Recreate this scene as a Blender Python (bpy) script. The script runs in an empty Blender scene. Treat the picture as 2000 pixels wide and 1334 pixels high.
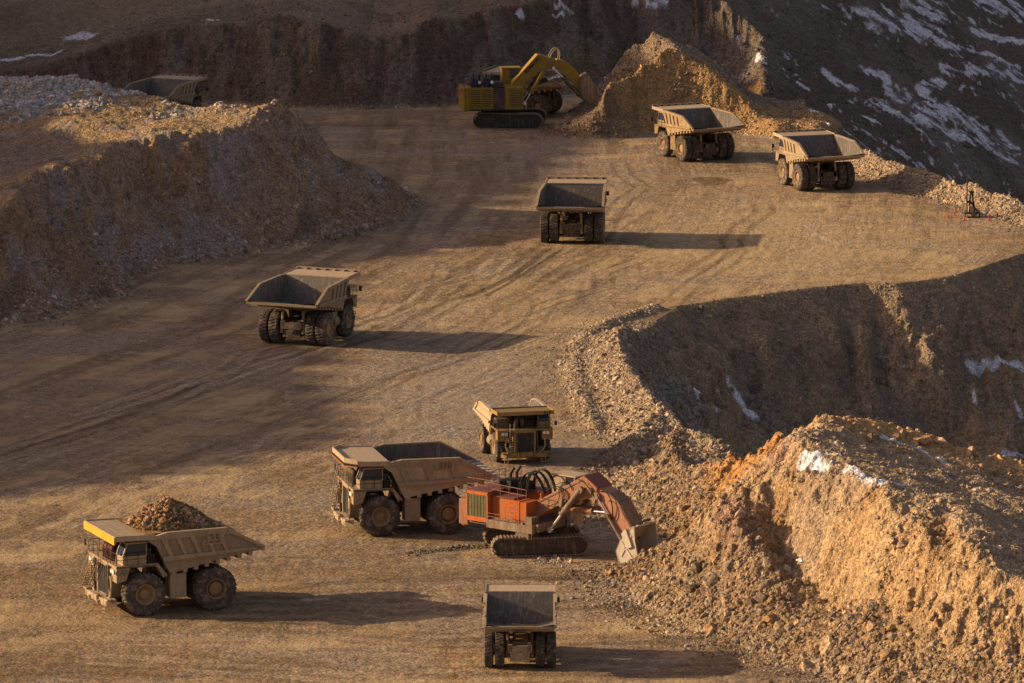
import bpy, math, random
import numpy as np
from mathutils import Vector, Matrix
R = math.radians
random.seed(7); rng = np.random.default_rng(11)
scene = bpy.context.scene
col = scene.collection

# ------------------------------------------------------------------ camera
F = 9500.0; TH = R(9.51); CH = 85.5          # focal length in photo pixels, pitch, height
cT, sT = math.cos(TH), math.sin(TH)
def G(px, py, z=0.0):
    """photo pixel -> point of the place at height z (used only to measure the layout)"""
    u = (px-1000)/F; v = (667-py)/F
    t = (CH-z)/(sT-v*cT)
    return (u*t, (cT+v*sT)*t)
cd = bpy.data.cameras.new('Camera'); cam = bpy.data.objects.new('Camera', cd); col.objects.link(cam)
cam.location = (0, 0, CH); cam.rotation_euler = (R(90)-TH, 0, 0)
cd.sensor_width = 36; cd.lens = F/2000*36; cd.clip_start = 1; cd.clip_end = 6000
scene.camera = cam

# ------------------------------------------------------------------ light
SUN_EL = R(19.0); SUN_AZ = R(6)              # shadows run right and slightly toward the camera
to_sun = Vector((-math.cos(SUN_AZ)*math.cos(SUN_EL), math.sin(SUN_AZ)*math.cos(SUN_EL), math.sin(SUN_EL)))
sl = bpy.data.lights.new('sun', 'SUN'); sun = bpy.data.objects.new('sun', sl); col.objects.link(sun)
sl.energy = 5.0; sl.angle = R(0.6); sl.color = (1.0, 0.76, 0.47)
sun.rotation_euler = to_sun.to_track_quat('Z', 'Y').to_euler()
w = bpy.data.worlds.new('World'); scene.world = w; w.use_nodes = True
nt = w.node_tree; bg = nt.nodes['Background']
sky = nt.nodes.new('ShaderNodeTexSky'); sky.sky_type = 'NISHITA'; sky.sun_disc = False
sky.sun_elevation = SUN_EL; sky.sun_rotation = math.atan2(to_sun.x, to_sun.y)
sky.dust_density = 2.5; sky.air_density = 1.0
wb = nt.nodes.new('ShaderNodeMix'); wb.data_type = 'RGBA'; wb.blend_type = 'MULTIPLY'; wb.inputs[0].default_value = 1; wb.inputs[7].default_value = (1.0, .765, .70, 1)   # camera set to a warm white balance
nt.links.new(sky.outputs[0], wb.inputs[6]); nt.links.new(wb.outputs[2], bg.inputs[0]); bg.inputs[1].default_value = 0.125
scene.view_settings.view_transform = 'Standard'; scene.view_settings.look = 'None'
scene.view_settings.exposure = 0.47; scene.view_settings.gamma = 1

# ------------------------------------------------------------------ noise
NT = np.random.default_rng(5).uniform(-1, 1, (16, 512*512)).astype(np.float32)
def vnoise(x, y, seed=0):
    x = np.asarray(x, np.float32); y = np.asarray(y, np.float32)+np.float32(seed*37.7)
    xf = np.floor(x); yf = np.floor(y); fx = x-xf; fy = y-yf
    fx = fx*fx*(3-2*fx); fy = fy*fy*(3-2*fy)
    xi = xf.astype(np.int32) & 511; yi = yf.astype(np.int32) & 511; T = NT[seed & 15]
    x1 = (xi+1) & 511; y0 = yi*512; y1 = ((yi+1) & 511)*512
    a = T[y0+xi]; a = a+(T[y0+x1]-a)*fx; c = T[y1+xi]; c = c+(T[y1+x1]-c)*fx
    return a+(c-a)*fy
def fbm(x, y, o=4, seed=0, rough=0.5):
    s = 0; a = 1; t = 0
    for i in range(o):
        s = s+a*vnoise(x*2**i+17.3*i, y*2**i-9.1*i, seed+i); t += a; a *= rough
    return s/t
def ridged(x, y, o=4, seed=0):
    s = 0; a = 1; t = 0
    for i in range(o):
        s = s+a*(1-np.abs(vnoise(x*2**i+7.7*i, y*2**i+3.1*i, seed+i))*2); t += a; a *= .5
    return s/t
def sstep(a, b, x):
    t = np.clip((x-a)/(b-a), 0, 1); return t*t*(3-2*t)
def smin(a, b, k):
    h = np.clip(.5+.5*(b-a)/k, 0, 1); return b*(1-h)+a*h-k*h*(1-h)
def smax(a, b, k): return -smin(-a, -b, k)
def seg_dist(x, y, pts, closed=False):
    P = np.array(pts, float); best = np.full(x.shape, 1e9); tb = np.zeros(x.shape); L = 0
    n = len(P) if closed else len(P)-1
    for i in range(n):
        a = P[i]; b = P[(i+1) % len(P)]; ab = b-a; ll = math.hypot(*ab) + 1e-9
        t = np.clip(((x-a[0])*ab[0]+(y-a[1])*ab[1])/(ll*ll), 0, 1)
        d = np.hypot(x-a[0]-t*ab[0], y-a[1]-t*ab[1])
        m = d < best; best = np.where(m, d, best); tb = np.where(m, L+t*ll, tb); L += ll
    return best, tb
def poly_sd(x, y, pts):
    """signed distance, positive inside"""
    P = np.array(pts, float); pad = 30
    out = np.full(x.shape, -pad*1.0)
    m = (x > P[:, 0].min()-pad) & (x < P[:, 0].max()+pad) & (y > P[:, 1].min()-pad) & (y < P[:, 1].max()+pad)
    xs = x[m]; ys = y[m]
    d, _ = seg_dist(xs, ys, P, True)
    ins = np.zeros(xs.shape, bool)
    for i in range(len(P)):
        x1, y1 = P[i]; x2, y2 = P[(i+1) % len(P)]
        if y1 == y2: continue
        c = ((y1 > ys) != (y2 > ys)) & (xs < (x2-x1)*(ys-y1)/(y2-y1)+x1)
        ins ^= c
    out[m] = np.where(ins, d, -d); return out
def gp(l, z=0): return [G(a, b, z) for a, b in l]

# ------------------------------------------------------------------ terrain layout (world metres)
left_poly = gp([(-900, 760), (-300, 690), (0, 640), (110, 622), (200, 596), (262, 572), (245, 545), (330, 522), (430, 505), (560, 484), (700, 462), (790, 432), (832, 404), (815, 385), (775, 372)]) + \
    [(-15, 620), (-20, 623), (-30, 627), (-46, 636), (-62, 656), (-100, 676), (-160, 676)]
right_poly = gp([(1330, 868), (1262, 905), (1205, 945), (1232, 985), (1262, 1020), (1312, 1072), (1268, 1100), (1200, 1116), (1165, 1132), (1225, 1150), (1240, 1178), (1300, 1208), (1400, 1246), (1500, 1280), (1600, 1318), (1700, 1370)]) + \
    [(40, 338), (70, 330), (110, 340), (110, 400), (75, 406), (48, 409), (34, 414), (25, 421), (20, 427), (16.5, 444)]
pit_poly = gp([(1262, 612), (1225, 632), (1207, 652), (1212, 690), (1232, 730), (1262, 770), (1290, 815), (1340, 842), (1400, 862), (1440, 880)], 1.6) + \
    [(25, 432), (38, 420), (60, 414), (120, 408), (150, 430), (150, 560), (100, 568)] + \
    gp([(2080, 470), (2000, 494), (1930, 516), (1850, 541), (1750, 554), (1690, 553), (1600, 561), (1450, 579), (1330, 595)])
wall_poly = gp([(-1400, 170), (-300, 178), (0, 184), (420, 203), (600, 214), (700, 216), (800, 211), (950, 203), (1100, 186), (1200, 168), (1290, 150), (1400, 150)]) + \
    [(36, 722), (44, 716), (52, 716), (60, 725), (400, 760), (400, 1500), (-700, 1500), (-700, 740)]
spur_poly = gp([(1180, 236), (1120, 250), (1035, 258), (1060, 268), (1150, 272), (1215, 270), (1262, 263), (1340, 262), (1450, 264), (1510, 272), (1560, 270), (1620, 285)]) + \
    [(48, 702), (44, 718), (34, 724), (20, 724), (9, 719), (7, 707)]
# edge of the working bench on the right-hand side; beyond it the ground drops to the hillside
bench_poly = [(-800, 250), (-800, 735), (0, 760), (44, 735)] + gp([(1640, 280), (1700, 300), (1760, 322), (1840, 345), (1900, 363), (2000, 392), (2100, 420)], 2) + \
    [(85, 600), (140, 575), (400, 560), (400, 250)]
berm_back = gp([(1560, 268), (1640, 283), (1700, 300), (1760, 322), (1840, 345), (1900, 363), (2000, 392), (2100, 420)], 2) + [(85, 600), (140, 575)]
berm_pit = gp([(1262, 612), (1225, 632), (1207, 652), (1212, 690), (1232, 730), (1262, 770), (1290, 815), (1340, 842), (1400, 862)], 2)
berm_pit2 = gp([(1280, 604), (1190, 634), (1135, 668), (1118, 705), (1122, 745), (1140, 790), (1165, 840)])
berm_toe = gp([(1290, 860), (1250, 880), (1232, 893)])

wall_top = [(-800, 180, 1.5), (-200, 150, 2), (0, 132, 3.2), (90, 122, 4.2), (160, 104, 6), (230, 80, 8), (310, 62, 9.8), (400, 56, 10.6), (480, 52, 10.8), (505, 36, 12), (545, 28, 12.6), (600, 36, 12), (640, 40, 11.8), (700, 56, 10.4), (720, 66, 9.6), (760, 68, 9.4),
            (800, 58, 10.2), (830, 40, 11.6), (850, 32, 12.2), (880, 38, 11.7), (900, 40, 11.5), (930, 32, 12.2), (965, 27, 12.6), (1010, 30, 12.4), (1060, 30, 12.4), (1160, 30, 12.4), (1230, 22, 13.2), (1300, 18, 13.4), (1700, 18, 14), (2400, 18, 16)]
WX = np.array([G(a, b, z)[0] for a, b, z in wall_top]); WZ = np.array([z for a, b, z in wall_top])

# unseen hill off left, crest shaped to lay its shadow edges in place
SW = np.array([(300, -70), (395, -64), (412, -50), (424, -38), (436, -24), (446, -16.5), (464, -14), (480, -16), (500, -18), (520, -19), (538, -17), (552, -16), (559, -20), (565, -13), (571, -7), (577, -13), (584, -18), (592, -15), (600, -9), (606, -3), (614, 3), (650, 9), (676, 13), (688, 17),
               (698, 26), (706, 42), (716, 55), (726, 46), (745, 45), (800, 70), (900, 60), (1200, 60)], float)
caz, saz = math.cos(SUN_AZ), math.sin(SUN_AZ); tel = math.tan(SUN_EL)
def shade_hill(x, y):
    ww = y*caz+x*saz
    reach = np.interp(ww, SW[:, 0], SW[:, 1])
    xr = -215-.0*ww+0*np.minimum(-.17*ww-16, (-.115*ww-6-.37*reach)/.63)   # crest line, outside the view
    H = np.maximum((reach-xr)*tel/caz, 6)
    dx = (xr-x)
    right = H-np.maximum(-dx, 0)*.95
    left = H-np.maximum(dx, 0)*.35
    return np.where(dx < 0, right, left)

def prof(d, a=7.0, s1=.62, s2=1.0):
    return np.where(d < a, d*s1, a*s1+(d-a)*s2)

def terrain(x, y):
    """height and surface masks"""
    x = np.asarray(x, float); y = np.asarray(y, float)
    fine = fbm(x/1.1, y/1.1, 4, 5, .6)
    med = fbm(x/6, y/6, 4, 9)
    gul = fbm(x/2.6+.8*vnoise(x/9, y/9, 3), y/13, 4, 21, .55)        # gullies down the faces
    chunk = ridged(x/2.2, y/3.0, 3, 41)
    bay = fbm(x/7.5, y/9, 3, 47, .5); knob = ridged(x/3.7, y/3.7+.3*chunk, 2, 49)
    tread = fbm(x/.8, y/3.5, 2, 53)
    floor = .12*fbm(x/14, y/14, 3, 1)+.03*fine+.03*tread
    m = {}
    # left mound
    d = poly_sd(x, y, left_poly)
    dd = d+(1.3*gul+3.2*bay+1.0*knob)*np.clip(d/6, 0, 1)+.6*fine*np.clip(d/4, 0, 1)
    T = 13.2+.9*fbm(x/9, y/9, 3, 61)+.25*fine
    T = T+2.0*np.exp(-((x+58)/11)**2-((y-624)/9)**2)-.8*np.exp(-((x+40)/7)**2-((y-612)/12)**2)+1.0*np.exp(-((x+30)/3)**2-((y-603)/5)**2)-3.4*sstep(-36, -66, x)*sstep(606, 580, y)+.5*sstep(10,20,y-590)
    f = prof(dd, 9, .60, 1.05)+(.5*chunk+.3*fine)*sstep(3, 9, d)
    zl = np.where(d > 0, smin(f, T, 1.0), 0); m['left'] = np.clip(d, 0, 40); m['ltop'] = sstep(-.8, .6, f-T)*(d > 0)
    # right mound
    d = poly_sd(x, y, right_poly)
    gr = fbm((x*.77-y*.64)/2.0+.6*vnoise(x/7, y/7, 13), (x*.64+y*.77)/12, 4, 25, .58); m['gr'] = gr
    dd = d+(.75*gr+1.9*bay+.6*knob)*np.clip(d/6, 0, 1)+.45*fine*np.clip(d/4, 0, 1)
    dd = dd-2.4*np.exp(-((x-12.6)/3.6)**2-((y-400)/8)**2)+2.6*np.exp(-((x-17.6+.25*(y-382))/2.2)**2-((y-382)/9)**2)-2.2*np.exp(-((x-24+.3*(y-372))/2.4)**2-((y-372)/7)**2)+1.8*np.exp(-((x-30.5+.3*(y-365))/2.4)**2-((y-365)/8)**2)
    T = 12.0+1.3*fbm(x/6, y/6, 3, 71)+.25*fine-np.interp(x, [27, 36, 42, 60], [0, 2.3, 4.3, 5])+1.3*np.exp(-((x-19.2)/2.6)**2-((y-400)/6)**2)
    far = y-(399+.0*x)
    T = T+.7*np.exp(-(far/2.2)**2)*(1+.6*vnoise(x/3, y/3, 8))
    f = prof(dd, 6, .66, .98)+(.42*chunk+.32*fine)*sstep(2, 8, d)
    zr = np.where(d > 0, smin(f, T, .9), 0); m['right'] = np.clip(d, 0, 40); m['rtop'] = sstep(-.8, .6, f-T)*(d > 0)
    # spur at the back
    d = poly_sd(x, y, spur_poly)
    dd = d+(.6*gul+1.2*bay)*np.clip(d/4, 0, 1)+.3*fine*np.clip(d/3, 0, 1)
    T = np.interp(x, [3, 7, 9, 11, 12.2, 13.5, 16, 17.8, 19.2, 21.1, 24.6, 28.1, 31.6, 35.2, 40, 50], [.4, 1.2, 1.8, 2.5, 3.4, 6.4, 10.2, 12.2, 13.0, 12.0, 10.4, 8.8, 6.0, 2.6, 1.6, 1.2])+.25*fine+.25*med
    f = prof(dd, 4.5, .66, 1.45)+(.2*chunk+.25*fine)*sstep(2, 6, d)*sstep(10, 15, x)
    zs = np.where(d > 0, smin(f, T, .7), 0); m['spur'] = np.clip(d, 0, 30)
    # plateau behind, cut by the hillside that falls to the right
    d = poly_sd(x, y, wall_poly)
    dd = d+(1.2*gul+2.4*bay)*np.clip(d/5, 0, 1)+.5*fine*np.clip(d/4, 0, 1)
    plat = np.interp(x, WX, WZ)
    plat = plat+np.clip(y-752, 0, 400)*.035+.35*med+.2*fine
    plat = np.where(y > 752, plat*1.0+(12.2-np.interp(x, WX, WZ))*sstep(752, 800, y)*.55, plat)
    hill = 13-.62*(x-23)+.12*(y-742)
    hw = 3.0*fbm(x/30, y/60, 3, 91)+1.0*fbm(x/9, y/30, 3, 95)+.35*fine
    ridge = np.abs(((x-66)*.5+(y-800)*.35))
    hill = hill+hw*sstep(20, 34, x)+2.2*np.exp(-(((y-830)+.5*(x-78))/9)**2)*sstep(45, 60, x)
    f = prof(dd, 7, .72, 1.15)+(.45*chunk+.3*fine)*sstep(2, 7, d)
    top = smin(plat, hill, 1.0)
    zw = np.where(d > 0, smin(f, top, .8), 0)
    zw = np.where((d > 0) & (x > 44), np.minimum(zw, hill), zw)
    m['wall'] = np.where(d > 0, d, 0); m['hill'] = ((hill < plat) & (d > 0))
    m['wtop'] = sstep(-.8, .6, f-top)*(d > 0)
    # bench edge
    db = poly_sd(x, y, bench_poly)
    out = (db <= 0) & (y < 1400) & (x > 20)
    z = floor+np.maximum(np.maximum(zl, zr), np.maximum(zs, np.where(out & (d <= 0), -50, zw)))
    zo = np.maximum(hill, db*.8+1.5)
    z = np.where(out & (d <= 0) & (zs < .01), np.where(zo < 0, zo, np.minimum(zo, 0.3)), z)
    z = np.where((d > 0) & (x > 36) & (db < 0), np.minimum(z, np.maximum(hill, -30)), z)
    m['out'] = out & (zs < .01)
    # berms
    q, t = seg_dist(x, y, berm_back)
    b = (2.0+.5*vnoise(t/5, t*0, 4))*np.clip(1-q/3.6, 0, 1)**1.1
    z = z+np.where(m['out'], b*.6, b)+.3*fine*np.clip(1-q/4.5, 0, 1); m['berm'] = np.clip(1.15-q/4.6, 0, 1)
    q, t = seg_dist(x, y, berm_pit)
    b = (2.1+.4*vnoise(t/4, t*0, 6))*np.clip(1-q/5.1, 0, 1)**1.15*sstep(0, 9, t)
    z = z+b+.3*fine*np.clip(1-q/6, 0, 1); m['berm'] = np.maximum(m['berm'], np.clip(1.15-q/6.6, 0, 1))
    q, t = seg_dist(x, y, berm_pit2)
    z = z+.55*np.exp(-(q/.9)**2); m['berm'] = np.maximum(m['berm'], .8*np.exp(-(q/1.3)**2))
    q, t = seg_dist(x, y, berm_toe)
    z = z+1.7*np.clip(1-q/2.8, 0, 1)*(1+.3*fine); m['berm'] = np.maximum(m['berm'], np.clip(1-q/3.2, 0, 1))
    # pit
    d = poly_sd(x, y, pit_poly)
    dd = d+(1.2*gul+2.2*bay+1.1*knob)*np.clip(d/5, 0, 1)+.4*fine*np.clip(d/4, 0, 1)
    g = np.where(dd < 8, dd*.78, 6.2+(dd-8)*1.15)
    g = np.where(dd > 11.5, 10.2+(dd-11.5)*.55, g)
    g = g-(.9*chunk+.5*fine)*sstep(3, 8, d)+2.0*np.clip(d-9, 0, 3)*vnoise(x/7, y/7, 33)*.35
    bot = 20+1.5*fbm(x/12, y/12, 3, 15)-9*sstep(56, 72, x)*sstep(560, 520, y)*0
    z = np.where(d > 0, z-smin(g, bot, 1.5), z); m['pit'] = np.where(d > 0, d, 0)
    # unseen shade-casting hill far left
    hl = shade_hill(x, y)+1.2*med
    m['shadehill'] = (hl > z) & (x < -.125*y)
    z = np.where(m['shadehill'], hl, z)
    m['fine'] = fine; m['med'] = med; m['gul'] = gul; m['chunk'] = chunk
    return z, m

def drop(px, py, Y0=300, Y1=1000):
    """where a photo pixel meets the terrain"""
    u = (px-1000)/F; v = (667-py)/F; t = np.linspace(Y0, Y1, 5000)
    x = u*t; y = (cT+v*sT)*t; zr = CH+(-sT+v*cT)*t; z, _ = terrain(x, y)
    k = np.argmax(z >= zr); return x[k], y[k], z[k]

# ------------------------------------------------------------------ materials
def mat_nodes(name):
    m = bpy.data.materials.new(name); m.use_nodes = True
    n = m.node_tree; b = n.nodes['Principled BSDF']; b.inputs['Specular IOR Level'].default_value = .15
    return m, n, b
def N(n, typ, **kw):
    x = n.nodes.new(typ)
    for k, v in kw.items():
        if k.startswith('_'): setattr(x, k[1:], v)
        else: x.inputs[k.replace('__', ' ')].default_value = v
    return x
def earth_mat(name, pebble=1.0, bump=.5, streak=False, con=1.0):
    m, n, b = mat_nodes(name); L = n.links.new
    at = N(n, 'ShaderNodeAttribute', _attribute_name='Col')
    tc = N(n, 'ShaderNodeTexCoord')
    v1 = N(n, 'ShaderNodeTexVoronoi', Scale=3.2*pebble, Randomness=1.0); L(tc.outputs['Object'], v1.inputs['Vector'])
    v2 = N(n, 'ShaderNodeTexVoronoi', Scale=7.5*pebble, Randomness=1.0); L(tc.outputs['Object'], v2.inputs['Vector'])
    n1 = N(n, 'ShaderNodeTexNoise', Scale=.9, Detail=7, Roughness=.7); L(tc.outputs['Object'], n1.inputs['Vector'])
    s1 = N(n, 'ShaderNodeSeparateColor'); L(v1.outputs['Color'], s1.inputs[0])
    s2 = N(n, 'ShaderNodeSeparateColor'); L(v2.outputs['Color'], s2.inputs[0])
    r1 = N(n, 'ShaderNodeMapRange'); L(s1.outputs[0], r1.inputs[0]); r1.inputs[3].default_value = .80; r1.inputs[4].default_value = 1.22
    r2 = N(n, 'ShaderNodeMapRange'); L(s2.outputs[1], r2.inputs[0]); r2.inputs[3].default_value = 1-.38*con; r2.inputs[4].default_value = 1+.42*con
    r3 = N(n, 'ShaderNodeMapRange'); L(n1.outputs[0], r3.inputs[0]); r3.inputs[1].default_value = .3; r3.inputs[2].default_value = .7; r3.inputs[3].default_value = .70; r3.inputs[4].default_value = 1.32
    m1 = N(n, 'ShaderNodeMath', _operation='MULTIPLY'); L(r1.outputs[0], m1.inputs[0]); L(r2.outputs[0], m1.inputs[1])
    m2 = N(n, 'ShaderNodeMath', _operation='MULTIPLY'); L(m1.outputs[0], m2.inputs[0]); L(r3.outputs[0], m2.inputs[1])
    last = m2.outputs[0]
    if streak:                                             # loose gravel speckle fades out on the packed dust
        f0 = N(n, 'ShaderNodeAttribute', _attribute_name='Flow'); sx = N(n, 'ShaderNodeSeparateXYZ'); L(f0.outputs['Vector'], sx.inputs[0])
        k0 = N(n, 'ShaderNodeMath', _operation='MULTIPLY_ADD'); L(sx.outputs['Z'], k0.inputs[0]); k0.inputs[1].default_value = -.72; k0.inputs[2].default_value = 1.0
        k1 = N(n, 'ShaderNodeMath', _operation='SUBTRACT'); L(last, k1.inputs[0]); k1.inputs[1].default_value = 1.0
        k2 = N(n, 'ShaderNodeMath', _operation='MULTIPLY_ADD'); L(k1.outputs[0], k2.inputs[0]); L(k0.outputs[0], k2.inputs[1]); k2.inputs[2].default_value = 1.0; last = k2.outputs[0]
    if streak:                                             # fine wheel scuffs running along the haul road
        fa = N(n, 'ShaderNodeAttribute', _attribute_name='Flow')
        mp = N(n, 'ShaderNodeMapping'); mp.inputs['Scale'].default_value = (1.3, .06, 1); L(fa.outputs['Vector'], mp.inputs[0])
        ns = N(n, 'ShaderNodeTexNoise', Scale=1.0, Detail=6, Roughness=.62); L(mp.outputs[0], ns.inputs['Vector'])
        rs = N(n, 'ShaderNodeMapRange'); L(ns.outputs[0], rs.inputs[0]); rs.inputs[1].default_value = .32; rs.inputs[2].default_value = .68; rs.inputs[3].default_value = .90; rs.inputs[4].default_value = 1.1
        mp2 = N(n, 'ShaderNodeMapping'); mp2.inputs['Scale'].default_value = (.22, .5, 1); L(tc.outputs['Object'], mp2.inputs[0])
        nb = N(n, 'ShaderNodeTexNoise', Scale=1.0, Detail=5, Roughness=.6); L(mp2.outputs[0], nb.inputs['Vector'])
        rb = N(n, 'ShaderNodeMapRange'); L(nb.outputs[0], rb.inputs[0]); rb.inputs[1].default_value = .32; rb.inputs[2].default_value = .7; rb.inputs[3].default_value = .94; rb.inputs[4].default_value = 1.06
        m3 = N(n, 'ShaderNodeMath', _operation='MULTIPLY'); L(last, m3.inputs[0]); L(rs.outputs[0], m3.inputs[1])
        m4 = N(n, 'ShaderNodeMath', _operation='MULTIPLY'); L(m3.outputs[0], m4.inputs[0]); L(rb.outputs[0], m4.inputs[1]); last = m4.outputs[0]
    mx = N(n, 'ShaderNodeVectorMath', _operation='SCALE'); L(at.outputs['Color'], mx.inputs[0]); L(last, mx.inputs['Scale'])
    L(mx.outputs[0], b.inputs['Base Color']); b.inputs['Roughness'].default_value = .95; b.inputs['Specular IOR Level'].default_value = .05
    a1 = N(n, 'ShaderNodeMath', _operation='ADD'); L(v1.outputs['Distance'], a1.inputs[0]); L(n1.outputs[0], a1.inputs[1])
    a2 = N(n, 'ShaderNodeMath', _operation='MULTIPLY_ADD'); L(v2.outputs['Distance'], a2.inputs[0]); a2.inputs[1].default_value = .5; L(a1.outputs[0], a2.inputs[2])
    hgt = a2.outputs[0]
    if streak:
        a3 = N(n, 'ShaderNodeMath', _operation='MULTIPLY_ADD'); L(ns.outputs[0], a3.inputs[0]); a3.inputs[1].default_value = 2.2; L(hgt, a3.inputs[2]); hgt = a3.outputs[0]
    bp = N(n, 'ShaderNodeBump', Strength=bump, Distance=.16); bp.invert = True; L(hgt, bp.inputs['Height']); L(bp.outputs[0], b.inputs['Normal'])
    return m
M = {}
M['ground'] = earth_mat('packed_gravel', 1.0, .35, True, .85)
M['slope'] = earth_mat('blasted_earth', 1.0, .9)
M['rock'] = earth_mat('broken_rock', .8, .35)

def paint(name, c, dirt=(.20, .145, .095), amt=.5, rough=.65, scale=1.2, metal=0, run=(4, 4, .5)):
    m, n, b = mat_nodes(name); L = n.links.new
    tc = N(n, 'ShaderNodeTexCoord')
    oi = N(n, 'ShaderNodeObjectInfo'); sc_ = N(n, 'ShaderNodeMath', _operation='MULTIPLY'); L(oi.outputs['Random'], sc_.inputs[0]); sc_.inputs[1].default_value = 60
    vo = N(n, 'ShaderNodeVectorMath', _operation='ADD'); L(tc.outputs['Object'], vo.inputs[0]); L(sc_.outputs[0], vo.inputs[1])
    n1 = N(n, 'ShaderNodeTexNoise', Scale=scale, Detail=8, Roughness=.7); L(vo.outputs[0], n1.inputs['Vector'])
    mp = N(n, 'ShaderNodeMapping'); mp.inputs['Scale'].default_value = run; L(vo.outputs[0], mp.inputs[0])
    n2 = N(n, 'ShaderNodeTexNoise', Scale=1.0, Detail=5, Roughness=.6); L(mp.outputs[0], n2.inputs['Vector'])
    ad = N(n, 'ShaderNodeMath', _operation='ADD'); L(n1.outputs[0], ad.inputs[0]); L(n2.outputs[0], ad.inputs[1])
    r = N(n, 'ShaderNodeMapRange'); L(ad.outputs[0], r.inputs[0]); r.inputs[1].default_value = 1.25-amt*.5; r.inputs[2].default_value = 1.45-amt*.5
    mx = N(n, 'ShaderNodeMix', _data_type='RGBA'); L(r.outputs[0], mx.inputs[0]); mx.inputs[6].default_value = (*c, 1); mx.inputs[7].default_value = (*dirt, 1)
    rv = N(n, 'ShaderNodeMapRange'); L(oi.outputs['Random'], rv.inputs[0]); rv.inputs[3].default_value = .84; rv.inputs[4].default_value = 1.12
    rn = N(n, 'ShaderNodeMapRange'); L(n2.outputs[0], rn.inputs[0]); rn.inputs[1].default_value = .3; rn.inputs[2].default_value = .7; rn.inputs[3].default_value = .72; rn.inputs[4].default_value = 1.2
    rm_ = N(n, 'ShaderNodeMath', _operation='MULTIPLY'); L(rv.outputs[0], rm_.inputs[0]); L(rn.outputs[0], rm_.inputs[1])
    vs = N(n, 'ShaderNodeVectorMath', _operation='SCALE'); L(mx.outputs[2], vs.inputs[0]); L(rm_.outputs[0], vs.inputs['Scale'])
    L(vs.outputs[0], b.inputs['Base Color']); b.inputs['Roughness'].default_value = rough; b.inputs['Metallic'].default_value = metal
    bp = N(n, 'ShaderNodeBump', Strength=.25, Distance=.03); L(n1.outputs[0], bp.inputs['Height']); L(bp.outputs[0], b.inputs['Normal'])
    return m
M['tan'] = paint('dusty_tan_paint', (.37, .27, .165), (.265, .195, .13), .5)
M['tanB'] = paint('dusty_tan_paint_worn', (.30, .22, .135), (.21, .155, .10), .6)
M['tanC'] = paint('dusty_tan_paint_muddy', (.37, .25, .13), (.22, .15, .085), .65)
M['tan2'] = paint('pale_dusty_paint', (.42, .31, .20), (.31, .225, .15), .4)
M['dkyellow'] = paint('dark_yellow_paint', (.31, .20, .065), (.22, .15, .08), .5)
M['yellow'] = paint('bright_yellow_paint', (.75, .40, .045), (.5, .30, .08), .3)
M['bed'] = paint('scraped_bed_steel', (.135, .115, .098), (.22, .17, .13), .45, .7, .8)
M['dark'] = paint('dark_grimy_metal', (.045, .038, .034), (.11, .085, .065), .4)
M['frame'] = paint('greasy_frame_steel', (.10, .075, .055), (.19, .135, .09), .5)
M['tyre'] = paint('dusty_rubber', (.080, .064, .053), (.18, .135, .095), .55, .9, 2.2, 0, (2, 2, 2))
M['rim'] = paint('dusty_rim_paint', (.34, .215, .11), (.22, .155, .10), .5)
M['grille'] = paint('grille_mesh', (.05, .045, .042), (.13, .11, .085), .4)
M['red'] = paint('maroon_tank', (.16, .05, .05), (.2, .12, .09), .4)
M['blue'] = paint('exhaust_blue_steel', (.035, .04, .055), (.08, .07, .07), .3)
M['orange'] = paint('orange_paint', (.50, .125, .028), (.30, .14, .07), .5)
M['orange2'] = paint('faded_orange_paint', (.38, .165, .09), (.29, .175, .11), .6)
M['maroon'] = paint('weathered_maroon_plate', (.20, .075, .06), (.22, .13, .10), .4)
M['brownsteel'] = paint('worn_brown_steel', (.22, .15, .10), (.28, .20, .13), .5)
M['palesteel'] = paint('pale_worn_steel', (.50, .43, .34), (.42, .32, .22), .45)
M['chrome'] = paint('polished_rod', (.75, .74, .75), (.55, .5, .45), .2, .25, 2, .8)
M['hose'] = paint('black_hose', (.02, .02, .02), (.05, .045, .04), .4, .5)
M['syel'] = paint('shovel_yellow_paint', (.31, .195, .03), (.20, .14, .05), .5)
M['black'] = paint('black_lettering', (.018, .016, .02), (.05, .04, .035), .35)
M['mark'] = paint('worn_number_paint', (.12, .085, .055), (.24, .17, .105), .8, .8, 5)
M['white'] = paint('white_lens', (.8, .78, .72), (.6, .5, .4), .2, .3)
M['pink'] = paint('pink_flag', (.8, .12, .12), (.5, .2, .15), .2)
M['cone'] = paint('safety_orange', (.7, .07, .04), (.6, .15, .08), .2)
M['stake'] = paint('stake_orange', (.55, .12, .05), (.4, .15, .08), .3)
m, n, b = mat_nodes('cab_glass'); b.inputs['Base Color'].default_value = (.03, .04, .06, 1); b.inputs['Roughness'].default_value = .12; b.inputs['Specular IOR Level'].default_value = .6; M['glass'] = m

# ------------------------------------------------------------------ terrain mesh
ys = np.concatenate([np.arange(250, 345, 3.0), np.arange(345, 402, .15), np.arange(402, 470, .22), np.arange(470, 625, .34), np.arange(625, 760, .3), np.arange(760, 1000, .8), np.arange(1000, 1420, 9.0)])
us = np.concatenate([np.linspace(-.80, -.128, 110, endpoint=False), np.linspace(-.128, -.112, 14, endpoint=False), np.linspace(-.112, .112, 1060, endpoint=False), np.linspace(.112, .30, 190)])
YY, UU = np.meshgrid(ys, us, indexing='ij'); XX = YY*UU
ZZ, mk = terrain(XX, YY)

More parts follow.
